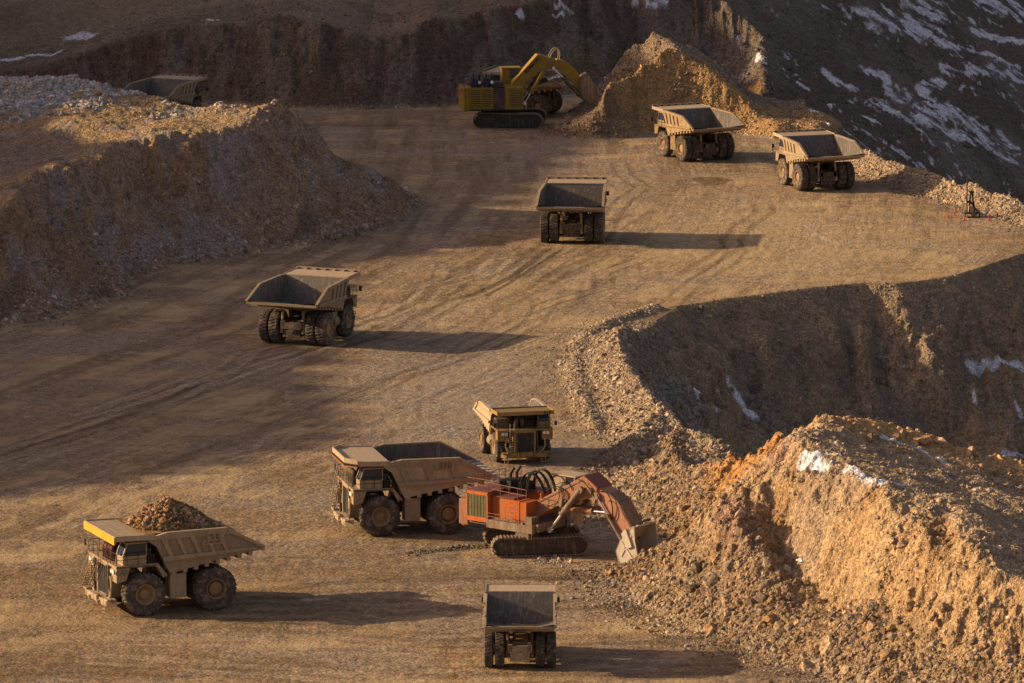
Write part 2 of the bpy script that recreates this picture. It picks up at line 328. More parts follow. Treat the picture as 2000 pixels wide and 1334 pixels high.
def C3(*c): return np.array(c, float)
def mixc(a, b, t): return a*(1-t[..., None])+b*t[..., None]
def blob(x, y, px, py, z, rx, ry, seed=0, soft=.5):
    c = G(px, py, z); out = np.zeros(x.shape); k = (np.abs(x-c[0]) < rx*1.5) & (np.abs(y-c[1]) < ry*1.5)
    if not k.any(): return out
    X = x[k]; Y = y[k]; q = np.hypot((X-c[0])/rx, (Y-c[1])/ry)+.45*fbm(X/2.0, Y/2.0, 3, 100+seed)
    out[k] = sstep(1.0, 1.0-soft, q); return out
def line(x, y, pl, w, seed=0, br=.9):
    P = np.array(pl); r = w*(1+br)+.1; out = np.zeros(x.shape)
    k = (x > P[:, 0].min()-r) & (x < P[:, 0].max()+r) & (y > P[:, 1].min()-r) & (y < P[:, 1].max()+r)
    if not k.any(): return out
    X = x[k]; Y = y[k]; q, t = seg_dist(X, Y, pl); q = q/w+br*fbm(X/1.6, Y/1.6, 4, 200+seed, .65)
    out[k] = sstep(1.0, .55, q); return out
HY = lambda px, py: None
def line_y(x, y, pl, w, seed=0, br=1.0, k=6.0):
    """drift stretched up the slope"""
    return line(x, y/k, [(a, b/k) for a, b in pl], w, seed, br)
_dc = {}
def dxy(px, py):
    if (px, py) not in _dc: _dc[(px, py)] = drop(px, py)[:2]
    return _dc[(px, py)]
def hillpt(px, py):
    """point of the photo's hillside plane"""
    lo, hi = 640., 1200.
    u = (px-1000)/F; e = TH-math.atan((667-py)/F)
    for _ in range(40):
        y = (lo+hi)/2; x = u*y/math.cos(TH); zz = 13-.62*(x-23)+.12*(y-742)
        if CH-math.tan(e)*y > zz: lo = y
        else: hi = y
    return (x, y)
def colour(x, y, z, m):
    n1 = fbm(x/9, y/9, 4, 301); n2 = fbm(x/2.5, y/2.5, 4, 311, .6); n3 = fbm(x/22, y/22, 3, 321); n4 = fbm(x/4, y/11, 4, 331)
    # work floor
    uf = x-np.interp(y, [330, 400, 431, 456, 519, 580, 640, 700, 800], [-75, -58, -46, -34, -9, 8, 14, 14, 14])
    st = fbm(uf/2.2, y/34, 4, 337, .6); st2 = fbm(x/26, y/5.0, 5, 339, .6); stm = np.where(y < 408, st2, st)
    dn = fbm(x/5.5+.5*vnoise(x/2, y/2, 3), y/4.5, 6, 343, .6)+.45*stm+.25*n3
    dust = sstep(.06, .26, dn)
    c = mixc(C3(.262, .195, .132), C3(.238, .163, .095), sstep(-.25, .3, n1+.5*n3))
    c = mixc(c, C3(.40, .275, .145), dust*.78); c = mixc(c, C3(.47, .345, .19), sstep(.38, .62, dn)*.7)
    c = mixc(c, C3(.165, .11, .062), sstep(.05, .45, -stm-.3*n2)*.65)
    lit_road = np.maximum(blob(x, y, 1500, 470, 0, 38, 75, 5, .9), blob(x, y, 1000, 620, 0, 12, 40, 5, .9)*.8); c = mixc(c, C3(.42, .30, .16), lit_road*.6)  # sunlit stretches of floor painted brighter and more golden
    c = mixc(c, C3(.265, .215, .165), blob(x, y, 880, 780, 0, 17, 62, 1, 1.0)*.8)
    c = mixc(c, C3(.22, .15, .085), blob(x, y, 200, 800, 0, 30, 35, 2, .9)*.4)
    c = mixc(c, C3(.25, .165, .08), blob(x, y, 450, 1180, 0, 40, 26, 6, .9)*.35)
    c = mixc(c, C3(.30, .165, .08), sstep(.2, .7, fbm(x/5, y/8, 3, 341))*.35)
    m['dust'] = dust
    # wet patch and darker scuffs
    wet = np.maximum(blob(x, y, 1390, 353, 0, 2.6, 4.6, 3, .25), blob(x, y, 1372, 350, 0, 1.9, 2.0, 4, .3))
    c = mixc(c, C3(.115, .075, .035), wet*.8)
    for k, (pl, wd, a) in enumerate([([(915, 580), (1000, 540), (1070, 486)], .55, .85), ([(950, 578), (1030, 530), (1095, 488)], .4, .85), ([(560, 240), (700, 246), (840, 244)], 1.6, .5), ([(440, 1160), (700, 1135), (1000, 1130), (1200, 1128)], 1.1, .5),
                                      ([(820, 1078), (900, 1072), (960, 1066)], .7, .6), ([(1200, 1190), (1300, 1250), (1420, 1290)], .8, .2)]):
        c = mixc(c, c*.36, line(x, y, gp(pl), wd, 10+k, .5 if k < 2 else .8)*a)
    cxy = lambda yy: np.interp(yy, [330, 400, 431, 456, 519, 580, 640, 700, 800], [-75, -58, -46, -34, -9, 8, 14, 14, 14])
    tr_ = np.random.default_rng(3)
    for k in range(24):
        o = tr_.uniform(-14, 26); y0 = tr_.uniform(405, 560); y1 = y0+tr_.uniform(30, 110); yy = np.linspace(y0, min(y1, 690), 9)
        pl = [(cxy(q)+o+tr_.normal(0, .5)+.02*(q-y0)*tr_.normal(), q) for q in yy]; dark = tr_.random() < .62; a = tr_.uniform(.25, .6)
        for dx_ in (0, 2.2):
            q = line(x, y, [(p+dx_, r_) for p, r_ in pl], tr_.uniform(.28, .6), 120+k, .45)*a
            c = c*(1-q[..., None]*.55) if dark else mixc(c, C3(.42, .32, .21), q)
    for k in range(16):
        yb = tr_.uniform(350, 404); x0 = tr_.uniform(-45, 0); xx = np.linspace(x0, x0+tr_.uniform(15, 45), 8); sl = tr_.normal(0, .12)
        pl = [(q, yb+sl*(q-x0)+.004*(q-x0)**2*tr_.choice([-1, 1])) for q in xx]; dark = tr_.random() < .55; a = tr_.uniform(.2, .45)
        for dy_ in (0, 1.3):
            q = line(x, y, [(p, r_+dy_*2) for p, r_ in pl], tr_.uniform(.5, 1.0), 160+k, .8)*a
            c = c*(1-q[..., None]*.5) if dark else mixc(c, C3(.42, .32, .21), q)
    # pale dust marks
    for k, (pl, wd) in enumerate([([(1570, 440), (1598, 462), (1640, 478)], .3), ([(600, 1172), (640, 1170)], .5)]):
        c = mixc(c, C3(.5, .41, .33), line(x, y, gp(pl), wd, 30+k, .8)*.6)
    d = m['fine']
    # left mound
    lc = mixc(C3(.30, .19, .12), C3(.285, .215, .175), sstep(-.25, .25, n1)); lc = mixc(lc, C3(.27, .155, .075), sstep(.1, .5, m['gul']+.5*n2)*.75); lc = mixc(lc, C3(.13, .09, .065), sstep(.15, .5, -m['gul']+.4*n3)*.6)
    lc = mixc(lc, C3(.33, .27, .24), sstep(.35, .7, n2-.2*n1)*.5)
    lt = mixc(C3(.31, .205, .105), C3(.26, .205, .16), sstep(0, .5, n2))
    g = blob(x, y, 120, 185, 13, 13, 30, 5, .5); lt = mixc(lt, C3(.33, .31, .30), np.clip(g*(.7+.8*n2), 0, 1))
    g = blob(x, y, 40, 290, 12, 9, 20, 6, .5); lt = mixc(lt, C3(.20, .15, .12), g*.8)
    lc = mixc(lc, lt, m['ltop'])
    c = mixc(c, lc, sstep(-.1, 1.2, m['left']))
    # right mound
    rc = mixc(C3(.335, .22, .115), C3(.275, .195, .125), sstep(-.3, .3, n1+.3*m['gr'])); rc = mixc(rc, C3(.385, .27, .155), sstep(.0, .5, m['gr']+.5*n2)*.7)
    rc = mixc(rc, C3(.27, .155, .07), sstep(.05, .5, -m['gr']+.3*n2)*.65)
    o = blob(x, y, 1440, 910, 6, 5.5, 22, 7, .7); rc = mixc(rc, C3(.41, .20, .065), o*.75)
    o = blob(x, y, 1320, 1010, 2, 5, 14, 8, .7); rc = mixc(rc, C3(.40, .19, .05), o*.7)
    o = np.maximum(blob(x, y, 1430, 1060, 6, 2.4, 9, 9, .6), blob(x, y, 1540, 930, 9, 2.6, 5, 12, .6)); rc = mixc(rc, C3(.27, .165, .12), o*.8)
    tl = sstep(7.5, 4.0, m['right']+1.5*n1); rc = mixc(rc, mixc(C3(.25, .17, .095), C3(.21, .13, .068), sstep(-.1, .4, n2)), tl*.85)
    rt = mixc(C3(.35, .25, .15), C3(.29, .205, .13), sstep(-.2, .3, n2)); rt = mixc(rt, C3(.47, .27, .10), np.exp(-((y-399)/3.5)**2)*.7)
    rc = mixc(rc, rt, m['rtop'])
    c = mixc(c, rc, sstep(-.1, 1.0, m['right']))
    # spur
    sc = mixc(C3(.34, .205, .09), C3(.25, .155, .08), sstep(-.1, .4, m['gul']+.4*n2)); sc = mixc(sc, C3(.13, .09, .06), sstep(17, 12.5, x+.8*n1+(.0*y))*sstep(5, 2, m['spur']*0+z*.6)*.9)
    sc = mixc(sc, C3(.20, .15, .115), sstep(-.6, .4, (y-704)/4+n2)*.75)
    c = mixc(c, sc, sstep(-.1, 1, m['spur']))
    # back wall and plateau
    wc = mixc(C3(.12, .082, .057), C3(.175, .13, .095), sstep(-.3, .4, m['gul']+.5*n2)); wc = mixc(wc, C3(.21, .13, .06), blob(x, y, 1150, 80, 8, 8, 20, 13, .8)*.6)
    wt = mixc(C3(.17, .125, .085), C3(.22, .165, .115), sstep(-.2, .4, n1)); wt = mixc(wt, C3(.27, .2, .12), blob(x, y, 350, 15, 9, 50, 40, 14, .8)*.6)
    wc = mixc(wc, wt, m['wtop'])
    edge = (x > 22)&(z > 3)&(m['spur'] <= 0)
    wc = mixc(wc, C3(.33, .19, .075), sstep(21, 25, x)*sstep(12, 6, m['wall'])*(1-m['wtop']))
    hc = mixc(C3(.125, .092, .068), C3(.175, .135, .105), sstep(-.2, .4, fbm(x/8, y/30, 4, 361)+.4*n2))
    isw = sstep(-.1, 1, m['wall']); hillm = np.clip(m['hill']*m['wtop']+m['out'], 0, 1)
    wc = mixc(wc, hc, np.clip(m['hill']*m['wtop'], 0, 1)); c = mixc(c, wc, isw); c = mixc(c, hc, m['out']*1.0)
    # snow
    sn = np.zeros_like(x)
    H = lambda l: [dxy(a, b) for a, b in l]
    for k, (pl, wd) in enumerate([([(1655, 15), (1690, 32), (1740, 48), (1800, 62), (1865, 92)], 1.3), ([(1780, 15), (1830, 30), (1800, 50), (1840, 68)], 2.0), ([(1905, 5), (1960, 15), (1998, 22)], 2.4), ([(1850, 20), (1900, 42)], .8), ([(1735, 20), (1760, 40), (1830, 60)], 1.3),
                                  ([(1795, 178), (1840, 156), (1890, 141), (1950, 143), (1998, 150)], 1.0), ([(1615, 148), (1650, 172), (1700, 195), (1780, 225), (1860, 262), (1940, 300), (1998, 322)], .75), ([(1740, 190), (1820, 215), (1900, 245), (1990, 290)], 1.5), ([(1585, 215), (1620, 243), (1660, 262), (1695, 288)], .5), ([(1580, 222), (1615, 243)], .3),
                                  ([(1690, 138), (1735, 152)], .9), ([(1870, 270), (1960, 305)], .6), ([(1850, 80), (1990, 130)], .5), ([(1680, 225), (1720, 243)], .25), ([(1478, 112), (1496, 128)], .35), ([(1430, 70), (1450, 82)], .3), ([(1900, 60), (1998, 75)], .7), ([(1560, 165), (1580, 175)], .25)]):
        sn = np.maximum(sn, line_y(x, y, H(pl), wd*1.0, 40+k, 1.6, 4.0)*(x > 25)*(y > 640))
    sn = sn*sstep(-.12, .16, fbm(x/3.5, y/3.2, 5, 373, .65)+.10)
    spk = sstep(.42, .58, fbm(x/1.7, y/5, 4, 371, .7)+.35*fbm(x/16, y/22, 2, 372))*(x > 42)*(y > 640)*.8*(m['hill'] | m['out'])
    sn = np.maximum(sn, spk)
    P = lambda l, z0: [dxy(a, b) for a, b in l]
    for k, (pl, z0, wd) in enumerate([([(1568, 893), (1590, 900), (1618, 908)], 0, .5), ([(1655, 917), (1680, 926), (1700, 938), (1765, 947)], 0, .5), ([(1685, 932), (1725, 944)], 0, .6), ([(1640, 888), (1600, 880)], 0, .3), ([(1725, 855), (1800, 880), (1850, 905)], 0, .35),
                                      ([(142, 73), (176, 72)], 7.5, 1.7), ([(55, 108), (95, 108), (118, 100)], 5.5, 1.0), ([(10, 118), (35, 115)], 4.5, 1.2), ([(1265, 4), (1300, 3)], 14, .5), ([(1220, 8), (1245, 7)], 13.4, .35), ([(420, 40), (405, 38)], 11, .8),
                                      ([(1423, 748), (1440, 775), (1462, 800)], -9.5, .45), ([(1440, 780), (1468, 808)], -9, .7), ([(1345, 752), (1400, 800)], -6, .25), ([(1890, 715), (1960, 705), (1998, 720)], -11, .6), ([(1900, 725), (1935, 712)], -11, .5), ([(1902, 770), (1905, 785)], -16, .3), ([(1985, 790), (1995, 820)], -17, .35), ([(1960, 885), (1990, 888)], -20, .3), ([(1085, 16), (1110, 16)], 12.6, .5), ([(1010, 28), (1020, 28)], 12.3, .4), ([(1080, 28), (1100, 28)], 12.3, .4)]):
        ok = 1.0
        sn = np.maximum(sn, line(x, y, P(pl, z0), wd, 70+k, .75)*ok)
    c = mixc(c, C3(.60, .575, .59), np.clip(sn, 0, 1))
    # pit
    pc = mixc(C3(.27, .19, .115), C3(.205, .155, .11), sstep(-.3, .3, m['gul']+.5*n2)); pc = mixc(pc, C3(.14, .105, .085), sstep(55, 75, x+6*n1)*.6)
    pc = mixc(pc, C3(.24, .20, .17), blob(x, y, 1330, 780, -4, 4, 18, 15, .6)*.6)
    pc = mixc(pc, C3(.60, .575, .59), np.clip(sn, 0, 1))
    c = mixc(c, pc, sstep(.0, .8, m['pit']))
    # berms
    bc = mixc(C3(.35, .25, .15), C3(.29, .205, .13), sstep(-.2, .3, n2)); c = mixc(c, bc, np.clip(m['berm']*1.2, 0, 1)*(m['pit'] < 1.0)*(1-np.clip(m['right'], 0, 1))*.85)
    c = mixc(c, C3(.22, .16, .10), m['shadehill']*1.0)
    return np.clip(c, .01, .9)
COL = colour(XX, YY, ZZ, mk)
XC = np.interp(YY, [330, 400, 431, 456, 519, 580, 640, 700, 800], [-75, -58, -46, -34, -9, 8, 14, 14, 14])
FLOW = np.where((YY < 404+3*vnoise(XX/9, YY*0+2, 4))[..., None], np.stack([YY, XX, mk['dust']], -1), np.stack([XX-XC, YY, mk['dust']], -1))

# region ids: each face goes to one piece of the setting
cen = lambda a: (a[:-1, :-1]+a[1:, 1:])*.5
reg = np.zeros(cen(XX).shape, int)
L_ = cen(mk['left']) > .15; R_ = cen(mk['right']) > .15; S_ = cen(mk['spur']) > .15
W_ = cen(mk['wall']*1.0) > .15; P_ = cen(mk['pit']) > .1; H_ = (cen(mk['out']*1.0) > .5) | ((cen((mk['hill']*mk['wtop'])*1.0) > .5) & W_)
HL = cen(mk['shadehill']*1.0) > .5; B_ = cen(mk['berm']) > .35
reg[B_] = 6; reg[W_] = 4; reg[H_ & ~S_] = 5; reg[L_] = 1; reg[R_] = 2; reg[S_] = 3; reg[P_] = 7; reg[HL] = 8
nr, nc = XX.shape; idx = np.arange(nr*nc).reshape(nr, nc)
quads = np.stack([idx[:-1, :-1], idx[:-1, 1:], idx[1:, 1:], idx[1:, :-1]], -1)
allv = np.stack([XX, YY, ZZ], -1).reshape(-1, 3); allc = COL.reshape(-1, 3); allf = FLOW.reshape(-1, 3)
def mesh_np(name, v, faces, mat, colr=None, flow=None, smooth=True):
    me = bpy.data.meshes.new(name); k = faces.shape[1]
    me.vertices.add(len(v)); me.vertices.foreach_set('co', np.ascontiguousarray(v, np.float32).ravel())
    me.loops.add(faces.size); me.loops.foreach_set('vertex_index', np.ascontiguousarray(faces, np.int32).ravel())
    me.polygons.add(len(faces)); me.polygons.foreach_set('loop_start', np.arange(0, faces.size, k, dtype=np.int32))
    me.polygons.foreach_set('loop_total', np.full(len(faces), k, np.int32))
    me.polygons.foreach_set('use_smooth', np.full(len(faces), smooth))
    if colr is not None:
        a = me.attributes.new('Col', 'FLOAT_COLOR', 'POINT'); a.data.foreach_set('color', np.concatenate([colr, np.ones((len(colr), 1))], 1).astype(np.float32).ravel())
    if flow is not None:
        a = me.attributes.new('Flow', 'FLOAT_VECTOR', 'POINT'); a.data.foreach_set('vector', flow.astype(np.float32).ravel())
    me.materials.append(mat); me.update(); me.validate()
    o = bpy.data.objects.new(name, me); col.objects.link(o); return o
for rid, nm in [(0, 'ground'), (1, 'rock_mound'), (2, 'rock_mound'), (3, 'rock_spur'), (4, 'quarry_terrace'), (5, 'hillside'), (6, 'rubble_bank'), (7, 'pit'), (8, 'hill')]:  # the last piece is the unseen shade caster off left
    q = quads[reg == rid]
    if not len(q): continue
    used = np.zeros(nr*nc, bool); used[q.ravel()] = True; rm = np.cumsum(used)-1
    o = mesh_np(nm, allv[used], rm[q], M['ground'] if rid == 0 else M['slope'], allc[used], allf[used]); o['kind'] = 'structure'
del COL, FLOW

# ------------------------------------------------------------------ rubble
def base_rocks(n=14):
    import bmesh
    out = []
    for k in range(n):
        bm = bmesh.new(); bmesh.ops.create_icosphere(bm, subdivisions=1 if k < 14 else 2, radius=1)
        v = np.array([q.co[:] for q in bm.verts]); f = np.array([[q.index for q in p.verts] for p in bm.faces]); bm.free()
        for _ in range(5):                                 # chop with planes: angular blocks
            d = rng.normal(size=3); d /= np.linalg.norm(d); h = rng.uniform(.45, .8); s = v@d
            v = v-np.where(s > h, s-h, 0)[:, None]*d
        v += rng.normal(0, .035, v.shape); v *= rng.uniform(.65, 1.25, 3)
        v[:, 2] -= v[:, 2].mean(); out.append((v, f))
    return out
RB = base_rocks()
def rotmats(n):
    q = rng.normal(size=(n, 4)); q /= np.linalg.norm(q, axis=1)[:, None]; a, b, c, d = q.T
    return np.stack([np.stack([1-2*(c*c+d*d), 2*(b*c-a*d), 2*(b*d+a*c)], -1), np.stack([2*(b*c+a*d), 1-2*(b*b+d*d), 2*(c*d-a*b)], -1), np.stack([2*(b*d-a*c), 2*(c*d+a*b), 1-2*(b*b+c*c)], -1)], 1)
def rocks_mesh(name, pos, size, colr, mat=None):
    kind = rng.integers(0, len(RB), len(pos)); V = []; Fc = []; Cc = []; off = 0
    for k, (bv, bf) in enumerate(RB):
        s = np.where(kind == k)[0]
        if not len(s): continue
        rm = rotmats(len(s)); v = np.einsum('nij,vj->nvi', rm, bv)*size[s][:, None, None]+pos[s][:, None, :]
        V.append(v.reshape(-1, 3)); Fc.append((bf[None]+(np.arange(len(s))*len(bv))[:, None, None]).reshape(-1, 3)+off); off += len(s)*len(bv)
        Cc.append(np.repeat(colr[s], len(bv), 0))
    return mesh_np(name, np.concatenate(V), np.concatenate(Fc), mat or M['rock'], np.concatenate(Cc), None, False)
def sample(n, x0, x1, y0, y1, dens, smin_, smax_, a=2.6, tint=None, cs=1.0):
    """n tries in a box, kept with probability dens(x, y, z, masks)"""
    x = rng.uniform(x0, x1, n); y = rng.uniform(y0, y1, n)
    k = np.abs(x) < y*.118+3; x = x[k]; y = y[k]
    z, m = terrain(x, y); p = dens(x, y, z, m); k = rng.random(len(x)) < p
    x, y, z = x[k], y[k], z[k]; m = {q: v[k] for q, v in m.items()}
    c = colour(x, y, z, m)
    s = smin_*(1-rng.random(len(x))*(1-(smin_/smax_)**a))**(-1/a)
    br = np.exp(rng.normal(.06, .24, len(x)))*cs; c = c*br[:, None]; g = c.mean(1, keepdims=True)
    c = c+(g-c)*rng.uniform(0, .38, len(x))[:, None]
    if tint is not None: c = c*(1-.35)+np.array(tint)*.35
    return np.stack([x, y, z-s*.08], 1), s, np.clip(c, .02, .75)
def rubble(name, label, cat, parts):
    P = np.concatenate([p[0] for p in parts]); S = np.concatenate([p[1] for p in parts]); Q = np.concatenate([p[2] for p in parts])
    o = rocks_mesh(name, P, S, Q); o['kind'] = 'stuff'; o['label'] = label; o['category'] = cat; print(name, len(P)); return o
cl = lambda v: np.clip(v, 0, 1)
rubble('rubble', 'loose broken rock covering the tall tan mound in the right foreground', 'rubble', [
    sample(120000, 5, 48, 340, 425, lambda x, y, z, m: (m['right'] > .0)*cl(.9*sstep(8, 2, m['right'])+.05+.08*m['rtop']+.25*(m['med'] > .1)), .07, .55, 2.3),
    sample(14000, 5, 46, 340, 452, lambda x, y, z, m: (m['right'] > 0)*sstep(10, 1.5, m['right']), .20, .6, 2.6),
    sample(1500, 5, 40, 340, 440, lambda x, y, z, m: (m['right'] > 0)*sstep(9, 2, m['right'])*cl(.3+m['med']), .45, 1.15, 2.2),
    sample(1500, 10, 48, 390, 425, lambda x, y, z, m: (m['rtop'] > .5)*(y > 395)*.6, .2, .9, 2.2)])
rubble('rubble', 'coarse sunlit rubble banked along the rim of the dark pit', 'rubble', [
    sample(60000, 2, 24, 440, 555, lambda x, y, z, m: (m['berm'] > .22)*(m['pit'] < 1.2)*cl(m['berm']+.1), .09, .5, 2.5),
    sample(40000, 5, 22, 395, 470, lambda x, y, z, m: (m['pit'] <= .5)*(m['left'] <= 0)*cl(sstep(7, 0, seg_dist(x, y, gp([(1200, 1010), (1270, 900), (1380, 862)]))[0]))*.85, .09, .5, 2.3),
    sample(26000, 5, 30, 445, 520, lambda x, y, z, m: ((m['pit'] > .5)*(m['pit'] < 9))*.5*sstep(26, 18, x), .10, .45, 2.5)])
rubble('rubble', 'pale rubble windrow edging the bench beside the snowy slope', 'rubble', [
    sample(60000, 36, 75, 590, 700, lambda x, y, z, m: (m['berm'] > .05)*cl(m['berm']+.2), .12, .6, 2.4),
    sample(14000, 40, 75, 560, 660, lambda x, y, z, m: sstep(11, 2, seg_dist(x, y, berm_back)[0])*.6, .08, .3, 2.6)])
rubble('rubble', 'dark broken rock spread over the shaded mound on the left', 'rubble', [
    sample(150000, -72, -8, 500, 650, lambda x, y, z, m: (m['left'] > 0)*cl(.8*sstep(8, 1.5, m['left'])+.16)*(1-.88*m['ltop']), .09, .55, 2.4),
    sample(34000, -72, -28, 600, 650, lambda x, y, z, m: (m['ltop'] > .3)*cl(.02+blob(x, y, 120, 185, 13, 12, 26, 5, .5)+.5*blob(x, y, 440, 205, 13, 2.5, 7, 17, .8)+.4*blob(x, y, 330, 225, 13, 2.5, 6, 18, .8))*.9, .18, .8, 2.0, (.34, .33, .33), 1.05),
    sample(5000, -72, -8, 500, 600, lambda x, y, z, m: (m['left'] > 0)*sstep(5, 1, m['left']), .25, .8, 2.6)])
rubble('rubble', 'small stones lying over the far terrace wall and dark spoil', 'rubble', [
    sample(90000, -90, 46, 670, 770, lambda x, y, z, m: ((m['wall'] > 0) | (m['spur'] > 0))*cl(.6*sstep(10, 1, m['wall'])+.3), .10, .5, 2.6),
    sample(50000, 20, 95, 640, 900, lambda x, y, z, m: (m['out'] | m['hill'])*.5, .12, .6, 2.6)])
rubble('rubble', 'dark stones clinging to the walls of the pit', 'rubble', [
    sample(60000, 10, 66, 420, 570, lambda x, y, z, m: (m['pit'] > 0)*.5, .09, .5, 2.6)])
rubble('gravel', 'scattered gravel and stones on the packed work floor', 'gravel', [
    sample(40000, -60, 70, 345, 720, lambda x, y, z, m: (m['left'] <= 0)*(m['right'] <= 0)*(m['pit'] <= 0)*(m['wall'] <= 0)*(m['spur'] <= 0)*cl(.25+.5*fbm(x/8, y/12, 3, 381)), .03, .13, 3.0),
    sample(50000, -2, 14, 400, 560, lambda x, y, z, m: (m['pit'] <= 0)*(m['right'] <= 0)*sstep(7, 0, seg_dist(x, y, berm_pit2)[0])*.8, .05, .22, 2.8),
    sample(50000, 2, 30, 345, 400, lambda x, y, z, m: (m['right'] <= .1)*sstep(-6, 0, poly_sd(x, y, right_poly))*.9, .06, .35, 2.5),
    sample(30000, -62, -6, 480, 600, lambda x, y, z, m: (m['left'] <= .1)*sstep(-7, 0, poly_sd(x, y, left_poly))*.7, .07, .35, 2.5),
    sample(9000, -9, 3, 400, 415, lambda x, y, z, m: line(x, y, gp([(800, 1082), (880, 1072), (960, 1064)]), .9, 3, .6)*1.0, .07, .3, 2.5),
    sample(9000, -1, 5, 398, 412, lambda x, y, z, m: sstep(2.2, .5, seg_dist(x, y, gp([(1080, 1098), (1180, 1092)]))[0])*.8, .07, .4, 2.5)])

# ------------------------------------------------------------------ mesh builder
class MB:
    def __init__(s): s.v = []; s.f = []; s.sm = []
    def add(s, vs, fs, M_=None, smooth=False):
        o = len(s.v)
        for v in vs: s.v.append(tuple(M_ @ Vector(v)) if M_ is not None else tuple(v))
        for f in fs: s.f.append([i+o for i in f]); s.sm.append(smooth)
        return s
    def box(s, x0, x1, y0, y1, z0, z1, M_=None):
        v = [(x0, y0, z0), (x1, y0, z0), (x1, y1, z0), (x0, y1, z0), (x0, y0, z1), (x1, y0, z1), (x1, y1, z1), (x0, y1, z1)]
        return s.add(v, [(0, 3, 2, 1), (4, 5, 6, 7), (0, 1, 5, 4), (1, 2, 6, 5), (2, 3, 7, 6), (3, 0, 4, 7)], M_)
    def hexa(s, b, t, M_=None):                              # bottom 4, top 4 points
        return s.add(list(b)+list(t), [(0, 3, 2, 1), (4, 5, 6, 7), (0, 1, 5, 4), (1, 2, 6, 5), (2, 3, 7, 6), (3, 0, 4, 7)], M_)
    def prism(s, poly, fa, fb, M_=None):                     # poly in x,z ; fa/fb give y from (x,z)
        n = len(poly); A = [(x, fa(x, z), z) for x, z in poly]; B = [(x, fb(x, z), z) for x, z in poly]
        return s.add(A+B, [list(range(n)), list(range(2*n-1, n-1, -1))]+[(i, n+i, n+(i+1) % n, (i+1) % n)[::-1] for i in range(n)], M_)
    def tube(s, a, b, r, n=8, r2=None, caps=True, M_=None, smooth=True):
        a = Vector(a); b = Vector(b); d = (b-a); q = d.to_track_quat('Z', 'Y'); L = d.length; r2 = r if r2 is None else r2
        vs = []
        for k in range(n):
            c = math.cos(2*math.pi*k/n); t = math.sin(2*math.pi*k/n)
            vs.append(a+q @ Vector((r*c, r*t, 0))); vs.append(a+q @ Vector((r2*c, r2*t, L)))
        fs = [(2*k, (2*k+2) % (2*n), (2*k+3) % (2*n), 2*k+1) for k in range(n)]
        s.add(vs, fs, M_, smooth)
        if caps: s.add(vs, [[2*k for k in range(n)][::-1], [2*k+1 for k in range(n)]], M_)
        return s
    def path(s, pts, r, n=6, M_=None):
        for a, b in zip(pts[:-1], pts[1:]): s.tube(a, b, r, n, M_=M_)
        return s
    def lathe(s, prof, n=32, M_=None, smooth=True, axis='y', mod=None):   # prof: (r, y)
        m = len(prof); vs = []
        for k in range(n):
            a = 2*math.pi*k/n; c, t = math.cos(a), math.sin(a)
            for j, (r, y) in enumerate(prof):
                if mod: r = mod(k, j, r)
                vs.append((r*c, y, r*t) if axis == 'y' else (r*c, r*t, y))
        fs = [(k*m+j, k*m+j+1, ((k+1) % n)*m+j+1, ((k+1) % n)*m+j) for k in range(n) for j in range(m-1)]
        return s.add(vs, fs, M_, smooth)
    def build(s, name, mat, parent=None, bevel=0):
        me = bpy.data.meshes.new(name); me.from_pydata(s.v, [], s.f); me.polygons.foreach_set('use_smooth', s.sm)
        me.materials.append(mat)
        import bmesh
        bm = bmesh.new(); bm.from_mesh(me); bmesh.ops.recalc_face_normals(bm, faces=bm.faces); bm.to_mesh(me); bm.free()
        o = bpy.data.objects.new(name, me); col.objects.link(o)
        if bevel:
            md = o.modifiers.new('bevel', 'BEVEL'); md.width = bevel; md.segments = 2; md.limit_method = 'ANGLE'
        if parent: o.parent = parent
        return o
def empty(name, label, cat, group=None):
    o = bpy.data.objects.new(name, None); col.objects.link(o); o.empty_display_size = .5
    o['label'] = label; o['category'] = cat
    if group: o['group'] = group
    return o
def copy_tree(o, parent=None):
    c = o.copy(); col.objects.link(c); c.parent = parent
    for ch in [q for q in list(bpy.data.objects) if q.parent == o]: copy_tree(ch, c)
    return c
def text_obj(name, txt, size, mat, parent, M_, depth=.015):
    cu = bpy.data.curves.new(name, 'FONT'); cu.body = txt; cu.size = size; cu.extrude = depth; cu.align_x = 'CENTER'; cu.align_y = 'CENTER'; cu.offset = size*.025
    t = bpy.data.objects.new(name, cu); col.objects.link(t); dg = bpy.context.evaluated_depsgraph_get(); dg.update()
    me = bpy.data.meshes.new_from_object(t.evaluated_get(dg)); bpy.data.objects.remove(t)
    me.transform(M_); me.materials.clear(); me.materials.append(mat); o = bpy.data.objects.new(name, me); col.objects.link(o); o.parent = parent
    return o
def frame_m(origin, xdir, ydir):
    x = Vector(xdir).normalized(); z = x.cross(Vector(ydir)).normalized(); y = z.cross(x)
    return Matrix(((x.x, y.x, z.x, origin[0]), (x.y, y.y, z.y, origin[1]), (x.z, y.z, z.z, origin[2]), (0, 0, 0, 1)))

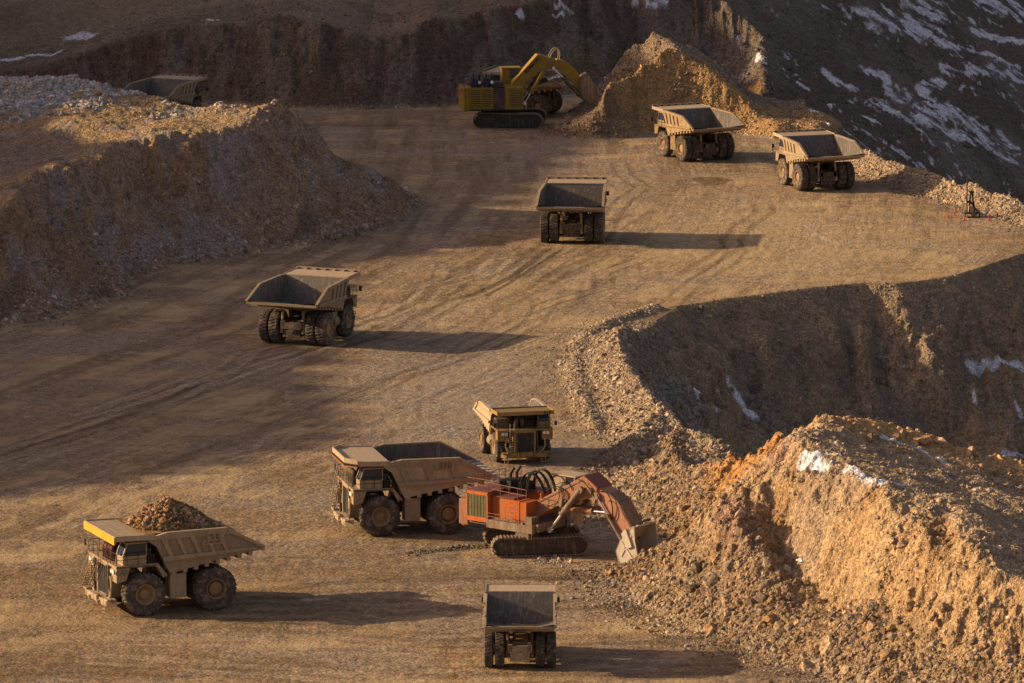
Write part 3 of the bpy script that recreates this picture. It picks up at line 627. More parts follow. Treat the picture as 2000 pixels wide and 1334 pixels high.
# ------------------------------------------------------------------ haul truck
TR = 1.77
_cache = {}
def tyre_mesh(wd):
    if ('t', wd) in _cache: return _cache[('t', wd)]
    h = wd/2
    prof = [(.80, -h*.80), (1.0, -h*.97), (1.28, -h*1.02), (1.52, -h*.99), (1.66, -h*.93), (1.765, -h*.78), (1.775, -h*.42), (1.775, -h*.02), (1.775, h*.02), (1.775, h*.42), (1.765, h*.78), (1.66, h*.93), (1.52, h*.99), (1.28, h*1.02), (1.0, h*.97), (.80, h*.80)]
    def mod(k, j, r):
        if 4 <= j <= 7: q = k % 4 < 1
        elif 8 <= j <= 11: q = (k+2) % 4 < 1
        else: return r
        return r-(.10 if q else 0)
    b = MB().lathe(prof, 120, mod=mod, smooth=False); _cache[('t', wd)] = b; return b
def wheel(parent, x, y, wd, out, front):
    """rim mesh with the tyre as its child; out = +1/-1 side the dish looks to"""
    key = ('w', wd, out, front)
    if key not in _cache:
        h = wd/2
        if front: pr = [(.82, h*.78), (.86, h*.96), (.80, h*.98), (.76, h*.86), (.70, h*.80), (.64, h*.30), (.42, h*.22), (.40, h*.55), (.34, h*.62), (.14, h*.64), (.12, h*.74), (0.001, h*.74)]
        else: pr = [(.82, h*.78), (.86, h*.96), (.80, h*.98), (.76, h*.86), (.72, h*.70), (.70, h*.10), (.56, h*.05), (.55, h*.60), (.50, h*.68), (.001, h*.68)]
        pr = [(r, q*out) for r, q in pr]
        b = MB().lathe(pr, 36)
        for k in range(12):
            a = 2*math.pi*k/12; rr = .48 if front else .62; yy = (h*.24 if front else h*.07)*out
            b.tube((rr*math.cos(a), yy, rr*math.sin(a)), (rr*math.cos(a), yy+.06*out, rr*math.sin(a)), .035, 6)
        b.lathe([(.80, -h*.7), (.5, -h*.4*1), (.5, h*.2)], 24)
        w_ = b.build('wheel', M['rim']); t = tyre_mesh(wd).build('tyre', M['tyre'], w_); _cache[key] = (w_, t)
        w_.parent = parent; w_.location = (x, y, TR); return w_
    w0, t0 = _cache[key]; w_ = w0.copy(); col.objects.link(w_); w_.parent = parent; w_.location = (x, y, TR); w_.rotation_euler = (0, rng.uniform(0, 6), 0)
    t = t0.copy(); col.objects.link(t); t.parent = w_; return w_

def haul_truck(label, style='A', number=None, group=None, cat='haul truck'):
    """forward is +x, left is +y; dimensions of a 220-tonne truck"""
    small = style == 'S'
    r = empty('haul_truck', label, cat, group)
    paintm = M['dkyellow'] if small else M['tan']
    wd = .92 if small else 1.05
    ry = (3.1, 2.0) if small else (3.28, 2.12)
    for s in (1, -1):
        wheel(r, 2.95, s*(2.88 if small else 2.98), wd, s, True)
        wheel(r, -2.95, s*ry[0], wd, s, False); wheel(r, -2.95, s*ry[1], wd, s, False)
    # chassis
    b = MB()
    for s in (1, -1):
        b.hexa([(-4.6, s*.75, 1.9), (4.9, s*.75, 1.5), (4.9, s*1.2, 1.5), (-4.6, s*1.2, 1.9)], [(-4.6, s*.75, 2.6), (4.9, s*.75, 2.5), (4.9, s*1.2, 2.5), (-4.6, s*1.2, 2.6)])
    for x in (-4.3, -1.5, .6, 2.4): b.box(x-.3, x+.3, -1.1, 1.1, 1.75, 2.45)
    b.tube((2.95, -2.5, 1.72), (2.95, 2.5, 1.72), .42, 14); b.box(2.2, 4.4, -1.25, 1.25, 1.2, 2.9)
    b.build('chassis', M['frame'], r)
    b = MB()
    b.tube((-2.95, -1.6, 1.75), (-2.95, 1.6, 1.75), .85, 20)
    b.hexa([(-4.35, -.95, .95), (-2.2, -1.15, .9), (-2.2, 1.15, .9), (-4.35, .95, .95)], [(-4.35, -.95, 2.35), (-2.2, -1.15, 2.5), (-2.2, 1.15, 2.5), (-4.35, .95, 2.35)])
    b.tube((-4.35, 0, 1.6), (-4.5, 0, 1.6), .62, 18); b.tube((-4.45, 0, 1.6), (-4.6, 0, 1.6), .3, 14)
    b.box(-4.5, -4.3, -1.0, 1.0, .85, 1.1)
    b.build('rear_axle', M['frame'], r, .03)
    for s in (1, -1):
        b = MB(); b.tube((-4.15, s*1.25, 1.25), (-4.05, s*1.2, 2.5), .23, 12); b.tube((-4.05, s*1.2, 2.5), (-3.9, s*1.15, 3.7), .16, 12)
        b.build('suspension_strut', M['tan'] if not small else M['frame'], r)
        b = MB(); b.tube((.3, s*1.5, 1.7), (-.2, s*1.55, 3.0), .25, 12); b.tube((-.2, s*1.55, 3.0), (-.5, s*1.6, 3.9), .15, 10); b.build('hoist_cylinder', M['dark'], r)
    # tanks between the wheels
    b = MB(); b.box(-.55, .80, 2.0, 3.35, 1.25, 3.25)
    for z in (1.7, 2.1, 2.5, 2.9): b.tube((.62, 3.34, z), (.62, 3.40, z), .05, 6)
    b.tube((.1, 3.34, 1.6), (.1, 3.42, 1.6), .17, 12); b.build('fuel_tank', paintm if style == 'L' else M['tan'], r, .08)
    b = MB(); b.tube((-.7, -2.7, 2.0), (.9, -2.7, 2.0), .62, 18); b.box(-.7, .9, -3.0, -2.0, 2.4, 3.1); b.build('hydraulic_tank', M['tan'], r)
    # front: radiator, bumper, fenders and deck
    b = MB(); b.box(4.2, 5.25, -1.35, 1.35, 1.35, 3.95)
    for s in (1, -1): b.box(5.2, 5.36, s*1.2-.12, s*1.2+.12, 1.3, 4.0)
    b.box(5.2, 5.36, -1.3, 1.3, 3.8, 4.05); b.build('radiator_housing', paintm, r, .04)
    b = MB(); b.box(5.25, 5.31, -1.06, 1.06, 1.5, 3.75)
    for k in range(13): b.box(5.30, 5.345, -1.06, 1.06, 1.56+k*.17, 1.60+k*.17)
    for k in range(5): b.box(5.31, 5.35, -.98+k*.47, -.93+k*.47, 1.5, 3.75)
    b.build('grille', M['grille'], r)
    b = MB(); b.hexa([(5.2, -3.0, .85), (5.95, -2.5, .85), (5.95, 2.5, .85), (5.2, 3.0, .85)], [(5.2, -3.0, 1.35), (5.95, -2.5, 1.35), (5.95, 2.5, 1.35), (5.2, 3.0, 1.35)])
    for s in (1, -1): b.tube((5.9, s*1.0, 1.1), (6.2, s*1.0, 1.0), .14, 10); b.box(5.2, 6.0, s*2.55-.4, s*2.55+.4, 1.35, 1.5)
    b.box(5.9, 6.15, -.6, .1, 1.0, 1.5); b.box(5.9, 6.15, .15, .75, 1.0, 1.5)
    b.build('bumper', M['tan2'] if not small else M['dkyellow'], r, .04)
    b = MB()
    for s in (1, -1):
        arc = [(1.15, 3.05), (1.6, 3.75), (2.1, 4.02), (4.2, 4.02), (4.5, 3.1), (5.35, 2.9), (5.35, 4.25), (1.85, 4.25), (1.05, 3.2)]
        b.prism(arc, lambda x, z: s*3.42, lambda x, z: s*3.32)
        b.box(1.85, 5.35, min(s*1.3, s*3.42), max(s*1.3, s*3.42), 4.02, 4.2)
        b.hexa([(4.5, s*2.1, 3.0), (5.3, s*2.1, 2.85), (5.3, s*3.35, 2.85), (4.5, s*3.35, 3.0)], [(4.5, s*2.1, 4.1), (5.3, s*2.1, 4.1), (5.3, s*3.35, 4.1), (4.5, s*3.35, 4.1)])
        b.hexa([(1.25, s*2.3, 3.1), (1.4, s*2.3, 3.0), (1.4, s*3.4, 3.0), (1.25, s*3.4, 3.1)], [(1.75, s*2.3, 4.15), (1.9, s*2.3, 4.0), (1.9, s*3.4, 4.0), (1.75, s*3.4, 4.15)])
    b.box(1.85, 5.4, -1.4, 1.4, 4.03, 4.22)
    b.build('deck', paintm, r, .02)
    for s in (1, -1):
        for q in (0, 1):
            yy = s*(2.35+q*.42)
            b = MB(); b.tube((5.36, yy, 3.72), (5.44, yy, 3.72), .19, 14); b.build('headlight', M['white'], r)
    # stairs
    def stair(name, A, B, wv, n, side):
        b = MB(); A = Vector(A); B = Vector(B); wv = Vector(wv)
        for o in (Vector((0, 0, 0)), wv):
            b.tube(A+o, B+o, .05, 6); b.tube(A+o+Vector((.1, 0, .9)), B+o+Vector((.1, 0, .9)), .028, 5)
            for k in range(4): p = A+(B-A)*(k/3)+o; b.tube(p, p+Vector((.1, 0, .9)), .025, 5)
        for k in range(n):
            p = A+(B-A)*((k+.5)/n); q = p+wv
            b.hexa([p+Vector((-.12, 0, -.02)), p+Vector((.12, 0, -.02)), q+Vector((.12, 0, -.02)), q+Vector((-.12, 0, -.02))], [p+Vector((-.12, 0, .03)), p+Vector((.12, 0, .03)), q+Vector((.12, 0, .03)), q+Vector((-.12, 0, .03))])
        b.build(name, M['tan2'], r)
    if style == 'L': stair('stairway', (5.55, -2.75, 1.5), (5.55, -.2, 4.2), (.62, 0, 0), 11, 1)
    elif small: stair('ladder', (5.5, -1.9, 1.5), (5.35, -1.9, 4.1), (0, .5, 0), 9, 1)
    else: stair('stairway', (6.0, -2.5, 1.5), (5.5, -2.5, 4.2), (0, .75, 0), 10, 1)
    for s in (1, -1):                                          # air pipes looping down to the bumper
        b = MB(); pts = [(5.45, s*(1.55+.9*math.sin(t)), 2.5-1.15*math.cos(t)) for t in np.linspace(0, 2.3, 9)]; b.path(pts, .09, 7); b.build('pipe', M['tan2'], r)
        b = MB(); b.path([(5.5, s*1.5, 1.4), (5.5, s*1.5, 4.0)], .06, 6); b.box(5.3, 5.5, s*1.9-.28, s*1.9+.28, 1.45, 2.1); b.path([(5.6, s*3.0, 1.35), (5.75, s*3.1, 2.3), (5.6, s*2.4, 2.35)], .035, 5); b.build('front_bracket', M['frame'], r)
    for yy in (-2.7, 1.9):
        b = MB()
        for o in (0, .45): b.tube((5.95, yy+o, 1.3), (6.0, yy+o, .25), .03, 5)
        for z in (.35, .65, .95): b.tube((6.0, yy, z), (6.0, yy+.45, z), .025, 5)
        b.build('ladder', M['tan2'], r)
    # railings
    b = MB()
    def rail(pts, h=1.0, mid=True):
        for a, c in zip(pts[:-1], pts[1:]):
            a = Vector(a); c = Vector(c); n = max(1, int((c-a).length/.75))
            b.tube(a+Vector((0, 0, h)), c+Vector((0, 0, h)), .028, 5)
            if mid: b.tube(a+Vector((0, 0, h/2)), c+Vector((0, 0, h/2)), .022, 5)
            for k in range(n+1): p = a+(c-a)*k/n; b.tube(p, p+Vector((0, 0, h)), .026, 5)
    rail([(2.6, -3.35, 4.2), (5.3, -3.35, 4.2), (5.3, -1.2, 4.2)]); rail([(5.3, .2, 4.2), (5.3, 3.35, 4.2), (2.6, 3.35, 4.2)])
    b.build('railing', M['dark'], r)
    # cab on the left
    b = MB()
    cb = [(2.75, 1.75), (4.75, 1.75), (4.75, 3.25), (2.75, 3.25)]
    b.hexa([(x, y, 4.2) for x, y in cb], [(x-(.0 if x < 3 else 0), y, 4.95) for x, y in cb])
    tp = [(2.75, 1.80), (4.35, 1.80), (4.35, 3.2), (2.75, 3.2)]
    for i in range(4):
        a = cb[i]; c = tp[i]; b.tube((a[0]*.985+.05, a[1], 4.9), (c[0], c[1], 5.95), .07, 6)
    b.box(2.65, 4.5, 1.68, 3.32, 5.93, 6.06)
    b.build('cab', paintm, r, .03)
    b = MB(); b.hexa([(2.8, 1.83, 4.95), (4.68, 1.83, 4.95), (4.68, 3.17, 4.95), (2.8, 3.17, 4.95)], [(2.8, 1.86, 5.93), (4.30, 1.86, 5.93), (4.30, 3.14, 5.93), (2.8, 3.14, 5.93)])
    b.build('cab_window', M['glass'], r)
    if style == 'L':
        b = MB(); wf = [((4.74, 1.8, 4.95), (4.36, 1.84, 5.93)), ((4.74, 3.2, 4.95), (4.36, 3.16, 5.93))]
        for a, c in wf: b.tube(a, c, .06, 6)
        b.tube(wf[0][0], wf[1][0], .06, 6); b.tube(wf[0][1], wf[1][1], .06, 6); b.build('windscreen_frame', M['palesteel'], r)
    # equipment on the deck
    b = MB(); b.box(2.05, 2.65, 1.9, 3.25, 4.2, 5.0); b.box(2.35, 2.7, 1.9, 3.25, 5.0, 5.5); b.box(2.45, 3.4, -.9, 1.6, 4.2, 5.5); b.box(3.4, 3.9, .2, 1.4, 4.2, 5.0)
    for k in range(4): b.tube((2.1+.15*k, 3.28, 4.3), (2.3+.1*k, 3.3, 5.0), .035, 5)
    b.build('engine_cabinet', M['dark'], r, .03)
    b = MB(); b.box(2.5, 4.0, -3.2, -1.7, 4.2, 5.35)
    for k in range(7): b.box(2.55+k*.2, 2.63+k*.2, -3.24, -3.2, 4.35, 5.2)
    b.build('resistor_cabinet', M['frame'], r, .03)
    for k, (x, y) in enumerate([(4.75, -.9), (4.75, -.35), (4.75, .35), (4.75, .9)] if not small else [(4.5, -.9), (4.5, -.2)]):
        b = MB(); b.lathe([(.001, 4.2), (.24, 4.2), (.24, 5.0), (.27, 5.02), (.27, 5.25), (.18, 5.42), (.001, 5.48)], 14, Matrix.Translation((x, y, 0)), axis='z')
        b.build('air_cleaner', M['red'] if style == 'L' else M['frame'], r)
    for s in (1, -1):
        b = MB(); b.tube((5.3, s*3.35, 4.6), (5.5, s*3.75, 4.9), .03, 5); b.box(5.45, 5.52, s*3.75-.16, s*3.75+.16, 4.6, 5.15); b.build('mirror', M['dark'], r)

    # dump body
    wf, wt = (3.42, 3.42) if small else ((3.65, 4.0) if style != 'L' else (3.62, 3.75))
    zc = 6.4 if small else (6.35 if style == 'A' else 6.75)
    hy = lambda x: wf+(wt-wf)*max(0, min(1, (2.3-x)/9.4))
    pol = [(2.2, 6.50), (1.2, 6.55 if style == 'A' else zc), (-3.9, zc), (-7.1, 4.98), (-7.05, 4.72), (-3.4, 4.22), (.9, 3.35), (1.45, 4.45), (2.0, 5.6), (2.75, 6.12)]
    if small: pol = [(2.2, 6.25), (1.4, 6.3), (-2.6, 6.45), (-4.6, 6.1), (-6.6, 4.75), (-6.3, 4.5), (-3.4, 4.22), (.9, 3.3), (1.45, 4.45), (2.0, 5.5), (2.75, 5.95)]
    tipx = pol[4][0] if small else -7.1; tipz = 4.72
    # floor with a shallow V, front wall
    xs = [tipx+.05, -5, -3, -1, .8]
    def fz(x): return 3.62+(tipz+.10-3.62)*(max(0, .8-x)/(.8-tipx))**1.15
    ff = []
    for x in xs:
        ff += [(x, -hy(x)+.06, fz(x)+.25), (x, 0, fz(x)-(.25 if small else .1)), (x, hy(x)-.06, fz(x)+.25)]
    fb = [(a, b_, c-.16) for a, b_, c in ff]; n3 = len(ff)
    fs = []
    for i in range(len(xs)-1):
        for j in (0, 1):
            a = i*3+j; fs.append((a, a+1, a+4, a+3)); fs.append((n3+a, n3+a+3, n3+a+4, n3+a+1))
    fl = MB(); fl.add(ff+fb, fs)
    fl.hexa([(.72, -hy(1)+.08, 3.6), (.72, hy(1)-.08, 3.6), (.88, hy(1)-.08, 3.5), (.88, -hy(1)+.08, 3.5)], [(2.25, -hy(2)+.05, 6.42), (2.25, hy(2)-.05, 6.42), (2.42, hy(2)-.05, 6.42), (2.42, -hy(2)+.05, 6.42)])
    body = fl.build('dump_body', M['bed'], r)
    for s in (1, -1): MB().prism(pol, lambda x, z: s*hy(x), lambda x, z: s*(hy(x)-.13)).build('side_wall', M['tan'] if not small else M['tan2'], body)
    # inner faces of the sides are scraped steel as well
    ip = [(2.2, 6.40), (1.2, 6.40 if style == 'A' else zc-.12), (-3.85, zc-.12), (-6.95, 4.98), (-3.4, 4.32), (1.25, 3.7)] if not small else [(2.1, 6.1), (-2.6, 6.33), (-4.5, 5.97), (-6.4, 4.8), (-3.4, 4.4), (1.25, 3.7)]
    for s in (1, -1): MB().prism(ip, lambda x, z: s*(hy(x)-.125), lambda x, z: s*(hy(x)-.16)).build('side_liner', M['bed'], body)
    # ribs
    pr = .17
    for s in (1, -1):
        b = MB()
        o0 = lambda x, z: s*(hy(x)-.01)
        o1 = lambda x, z: s*(hy(x)+pr); o2 = lambda x, z: s*(hy(x)+pr+.06)
        top = lambda x: np.interp(-x, [-2.2, -1.2, 3.9, 7.1], [6.5, pol[1][1], zc, 5.0]) if not small else np.interp(-x, [-2.2, -1.4, 2.6, 4.6, 6.6], [6.25, 6.3, 6.45, 6.1, 4.75])
        # top rail
        xs2 = [2.2, 1.2, -1.2, -3.9] if not small else [2.2, 1.4, -2.6]
        for a, c in zip(xs2[:-1], xs2[1:]):
            b.prism([(a, top(a)), (c, top(c)), (c, top(c)-.32), (a, top(a)-.32)], o0, o2)
        # horizontal rail
        b.prism([(1.62, 4.78), (-6.3, 4.98), (-6.5, 4.78), (1.45, 4.42)], o0, o2)
        # tail edge
        e = pol[3] if not small else pol[4]; c0 = pol[2] if not small else pol[3]
        b.prism([c0, e, (e[0]+.25, e[1]-.08), (c0[0]+.1, c0[1]-.35)], o0, o1)
        if style == 'A': R_x = [(1.55, .42), (.62, .62), (-.5, .62), (-1.65, .62)]
        elif style == 'L': R_x = [(1.3, .34), (.05, .24), (-1.15, .24), (-2.35, .24), (-3.45, .24)]
        elif style == 'B': R_x = [(1.2, .40), (-.95, .42), (-3.2, .42)]
        else: R_x = []
        if style == 'L' and number: b.prism([(-1.9, 6.25), (-3.6, 6.25), (-3.75, 5.45), (-1.75, 5.45)], o0, lambda x, z: s*(hy(x)+pr-.01))
        if style == 'B' and number: b.prism([(-1.7, 6.3), (-3.4, 6.3), (-3.4, 5.75), (-1.7, 5.75)], o0, lambda x, z: s*(hy(x)+pr-.01))
        for xr_, w_ in R_x:
            sl_ = .35
            zt = top(xr_)-.3
            b.prism([(xr_+sl_, 6.2 if zt > 6.3 else zt), (xr_+sl_-w_-.08, 6.2 if zt > 6.3 else zt), (xr_-sl_-w_, 4.72), (xr_-sl_+.02, 4.72)], o0, o1)
        if style in 'LB':                                      # plate above the panels
            b.prism([(2.0, zc-.1 if style == 'B' else 6.5), (-3.9, zc-.05), (-4.1, 6.2), (1.7, 6.2)], o0, o1)
        if small:
            for (p, q) in [((1.5, 5.6), (-5.6, 5.75)), ((1.2, 4.7), (-6.1, 4.75)), ((1.6, 6.1), (-4.2, 5.95))]:
                b.prism([p, q, (q[0], q[1]-.14), (p[0], p[1]-.14)], o0, lambda x, z: s*(hy(x)+.08))
            for (x, z) in [(-4.3, 6.0), (-3.0, 5.3), (-2.0, 4.6)]: b.tube((x, s*hy(x), z), (x, s*(hy(x)+.05), z), .12, 8)
        b.build('side_ribs', M['tan'] if not small else M['tan2'], body)
    # cross bolsters under the bed, seen as teeth along the lower edge
    b = MB()
    for k in range(8):
        x = .55-k*.92; z = 3.42+(.55-x)*.165; z = min(z, 4.62)
        b.box(x-.17, x+.17, -hy(x)+.02, hy(x)-.02, z-.22, z+.1)
    for s in (1, -1): b.hexa([(.8, s*.8-.18, 2.75), (.8, s*.8+.18, 2.75), (-6.4, s*.8+.18, 4.3), (-6.4, s*.8-.18, 4.3)], [(.8, s*.8-.18, 3.45), (.8, s*.8+.18, 3.45), (-6.4, s*.8+.18, 4.7), (-6.4, s*.8-.18, 4.7)])
    b.box(tipx-.02, tipx+.28, -wt-.02, wt+.02, 4.60, 4.86)
    b.build('bolsters', M['tan'], body)
    for s in (1, -1): MB().tube((-2.95, s*(ry[0]+ry[1])/2, 4.2), (-3.05, s*(ry[0]+ry[1])/2, 2.35), .05, 6).build('rock_ejector', M['dark'], body)
    # canopy over the cab
    cz = 6.45 if not small else 6.2; cw = wf+.05; xf = 5.5 if not small else 5.55
    b = MB()
    if style == 'B':
        out = [(2.2, -cw), (5.0, -cw), (5.9, -cw+1.1), (5.9, cw-1.1), (5.0, cw), (2.2, cw)]
    else: out = [(2.2, -cw), (xf, -cw), (xf, cw), (2.2, cw)]
    n = len(out)
    zt = lambda x: cz+.10+(x-2.2)*.03
    vs = [(x, y, zt(x)) for x, y in out]+[(x, y, zt(x)-.14) for x, y in out]
    b.add(vs, [list(range(n)), list(range(2*n-1, n-1, -1))]+[(i, (i+1) % n, n+(i+1) % n, n+i) for i in range(n)])
    for k in range(3):                                         # weld seams
        x = 2.9+k*.85; b.box(x, x+.03, -cw+.1, cw-.1, zt(x), zt(x)+.012)
    cp = b.build('canopy', M['tan2'] if not small else M['dkyellow'], body)
    b = MB()                                                   # raised lip round the canopy
    edge = out if style == 'B' else [(2.2, -cw), (xf, -cw), (xf, cw), (2.2, cw)]
    up, dn = (.24, .36) if style in 'AB' else ((.05, .55) if style == 'L' else (.05, .42))
    for (a, c) in zip(edge[:-1], edge[1:]):
        side = abs(a[1]-c[1]) < .01
        u = up if not side else .10; d_ = (dn if not side else .34)
        a = Vector((*a, 0)); c = Vector((*c, 0)); t = (c-a).normalized(); nn = Vector((t.y, -t.x, 0))*.05
        if side and style == 'A': u = .06
        b.hexa([(a-nn+Vector((0, 0, zt(a.x)-d_)))[:], (c-nn+Vector((0, 0, zt(c.x)-d_)))[:], (c+nn+Vector((0, 0, zt(c.x)-d_)))[:], (a+nn+Vector((0, 0, zt(a.x)-d_)))[:]],
               [(a-nn+Vector((0, 0, zt(a.x)+u)))[:], (c-nn+Vector((0, 0, zt(c.x)+u)))[:], (c+nn+Vector((0, 0, zt(c.x)+u)))[:], (a+nn+Vector((0, 0, zt(a.x)+u)))[:]])
    b.build('canopy_lip', M['tan2'] if not small else M['dkyellow'], body)
    if style == 'L':
        b = MB(); b.box(xf+.055, xf+.11, -cw, cw*.28, cz-.42, cz+.2); b.box(xf+.055, xf+.11, cw*.285, cw, cz-.42, cz+.2); b.build('canopy_fascia', M['yellow'], body)
    if style == 'A':
        b = MB()
        for k in range(7): b.box(xf-.28, xf-.06, -cw+.35+k*1.1, -cw+.6+k*1.1, zt(xf), zt(xf)+.16)
        b.box(xf+.05, xf+.10, -cw, cw, cz-.1, cz+.4); b.build('canopy_fascia', M['dark'], body)
    if style == 'B':
        b = MB()
        for (a, c) in zip(out[1:-2], out[2:-1]):
            a = Vector((*a, 0)); c = Vector((*c, 0)); t = (c-a).normalized(); nn = Vector((t.y, -t.x, 0))
            for z0, z1, o in ((cz-.18, cz+.02, .06),): b.hexa([(a+nn*.05+Vector((0, 0, z0)))[:], (c+nn*.05+Vector((0, 0, z0)))[:], (c+nn*.09+Vector((0, 0, z0)))[:], (a+nn*.09+Vector((0, 0, z0)))[:]], [(a+nn*.05+Vector((0, 0, z1)))[:], (c+nn*.05+Vector((0, 0, z1)))[:], (c+nn*.09+Vector((0, 0, z1)))[:], (a+nn*.09+Vector((0, 0, z1)))[:]])
        b.build('reflective_stripe', M['black'], body)
        b = MB()
        for (a, c) in zip(out[1:-2], out[2:-1]):
            a = Vector((*a, 0)); c = Vector((*c, 0)); t = (c-a).normalized(); nn = Vector((t.y, -t.x, 0)); z0, z1 = cz-.29, cz-.2
            b.hexa([(a+nn*.05+Vector((0, 0, z0)))[:], (c+nn*.05+Vector((0, 0, z0)))[:], (c+nn*.09+Vector((0, 0, z0)))[:], (a+nn*.09+Vector((0, 0, z0)))[:]], [(a+nn*.05+Vector((0, 0, z1)))[:], (c+nn*.05+Vector((0, 0, z1)))[:], (c+nn*.09+Vector((0, 0, z1)))[:], (a+nn*.09+Vector((0, 0, z1)))[:]])
        b.build('reflective_stripe', M['orange'], body)
        b = MB()
        for k in range(7): y = -wt+.5+k*1.25; b.box(-7.4, -5.3, y-.14, y+.14, 4.72, 4.96)
        b.build('tail_skid', M['palesteel'], body)
    if number:
        txt, nx, nz, sz = number
        yy = hy(nx)+pr+.03
        text_obj('fleet_number', txt, sz, M['mark'], body, frame_m((nx, yy, nz), (-1, 0, 0), (0, 0, 1)))
        text_obj('fleet_number', txt, sz, M['mark'], body, frame_m((nx, -yy, nz), (1, 0, 0), (0, 0, 1)))
    if small:
        text_obj('fleet_number', '517', .62, M['black'], body, frame_m((xf+.07, cw-.8, cz-.1), (0, 1, 0), (0, 0, 1)))
    if style == 'L':
        text_obj('lettering', 'CAT', .55, M['mark'], r, frame_m((4.9, 3.44, 3.68), (-1, 0, 0), (0, 0, 1)))
    return r
def place(o, px, py, lx, ly, hd, sc=1.0, z=0.0, lz=0.0):
    h = R(hd); gx, gy = G(px, py, z+lz*sc)
    o.rotation_euler = (0, 0, h); o.scale = (sc, sc, sc)
    o.location = (gx-sc*(lx*math.cos(h)-ly*math.sin(h)), gy-sc*(lx*math.sin(h)+ly*math.cos(h)), z)
    return o
GRP = 'large tan haul trucks working on the quarry floor'
A0 = haul_truck('empty haul truck seen squarely from behind near the upper centre, long shadow to its right', 'A', None, GRP)
place(A0, 1170, 474, -2.95, -3.28, 85)
_k = 0
for lab, a in [('empty haul truck alone left of centre, turning right, below the shaded left mound', (636, 674, -2.95, -3.28, 69)),
               ('sunlit empty haul truck parked at the foot of the lit brown spur', (1335, 315, -2.95, 3.28, 116)),
               ('sunlit empty haul truck nearest the snowy slope, beside the pale rubble windrow', (1563, 372, -2.95, 3.28, 109)),
               ('shaded haul truck body half hidden behind the crest of the left mound', (404, 152, 5.5, -3.7, 66, 1, 0, 6.5)),
               ('shaded haul truck being loaded behind the yellow shovel', (1052, 231, -2.95, 3.28, 164))]:
    c = copy_tree(A0); c['label'] = lab; place(c, *a)
    v_ = M[('tanB', 'tanC', 'tan', 'tanB', 'tanC')[_k]]; _k += 1
    for o in c.children_recursive:
        if o.type == 'MESH' and o.data.materials[0] == M['tan']: o.material_slots[0].link = 'OBJECT'; o.material_slots[0].material = v_
B0 = haul_truck('empty haul truck with chamfered canopy and orange stripe, standing behind the orange shovel', 'B', ('510', -2.6, 6.1, .75), GRP)
place(B0, 742, 1047, 2.95, 3.0, 193.5)
L0 = haul_truck('haul truck with bright yellow canopy edge carrying a heap of brown rock', 'L', ('535', -2.6, 5.9, .95), GRP)
place(L0, 281, 1202, 2.95, 3.0, 204)
SG = 'smaller yellow-brown haul trucks'
S0 = haul_truck('small haul truck facing the viewer with number 517 on its canopy, above the orange shovel', 'S', None, SG)
place(S0, 971, 901, 2.95, -2.88, 284, .77)
S1 = copy_tree(S0); S1['label'] = 'small empty haul truck seen from behind at the bottom edge of the scene'
place(S1, 1077, 1302, -2.95, -3.1, 89.5, .77)
for o in [S1]+list(S1.children_recursive):
    if o.type == 'MESH' and o.name.split('.')[0] in ('canopy', 'canopy_lip', 'chassis', 'rear_axle', 'deck'):
        o.data = o.data.copy(); o.data.materials[0] = M['tan2'] if o.name.startswith('canopy') else M['tan']
for o in list(S1.children):
    for q in list(o.children):
        if q.name.startswith('fleet_number'): bpy.data.objects.remove(q)
bpy.context.view_layer.update()
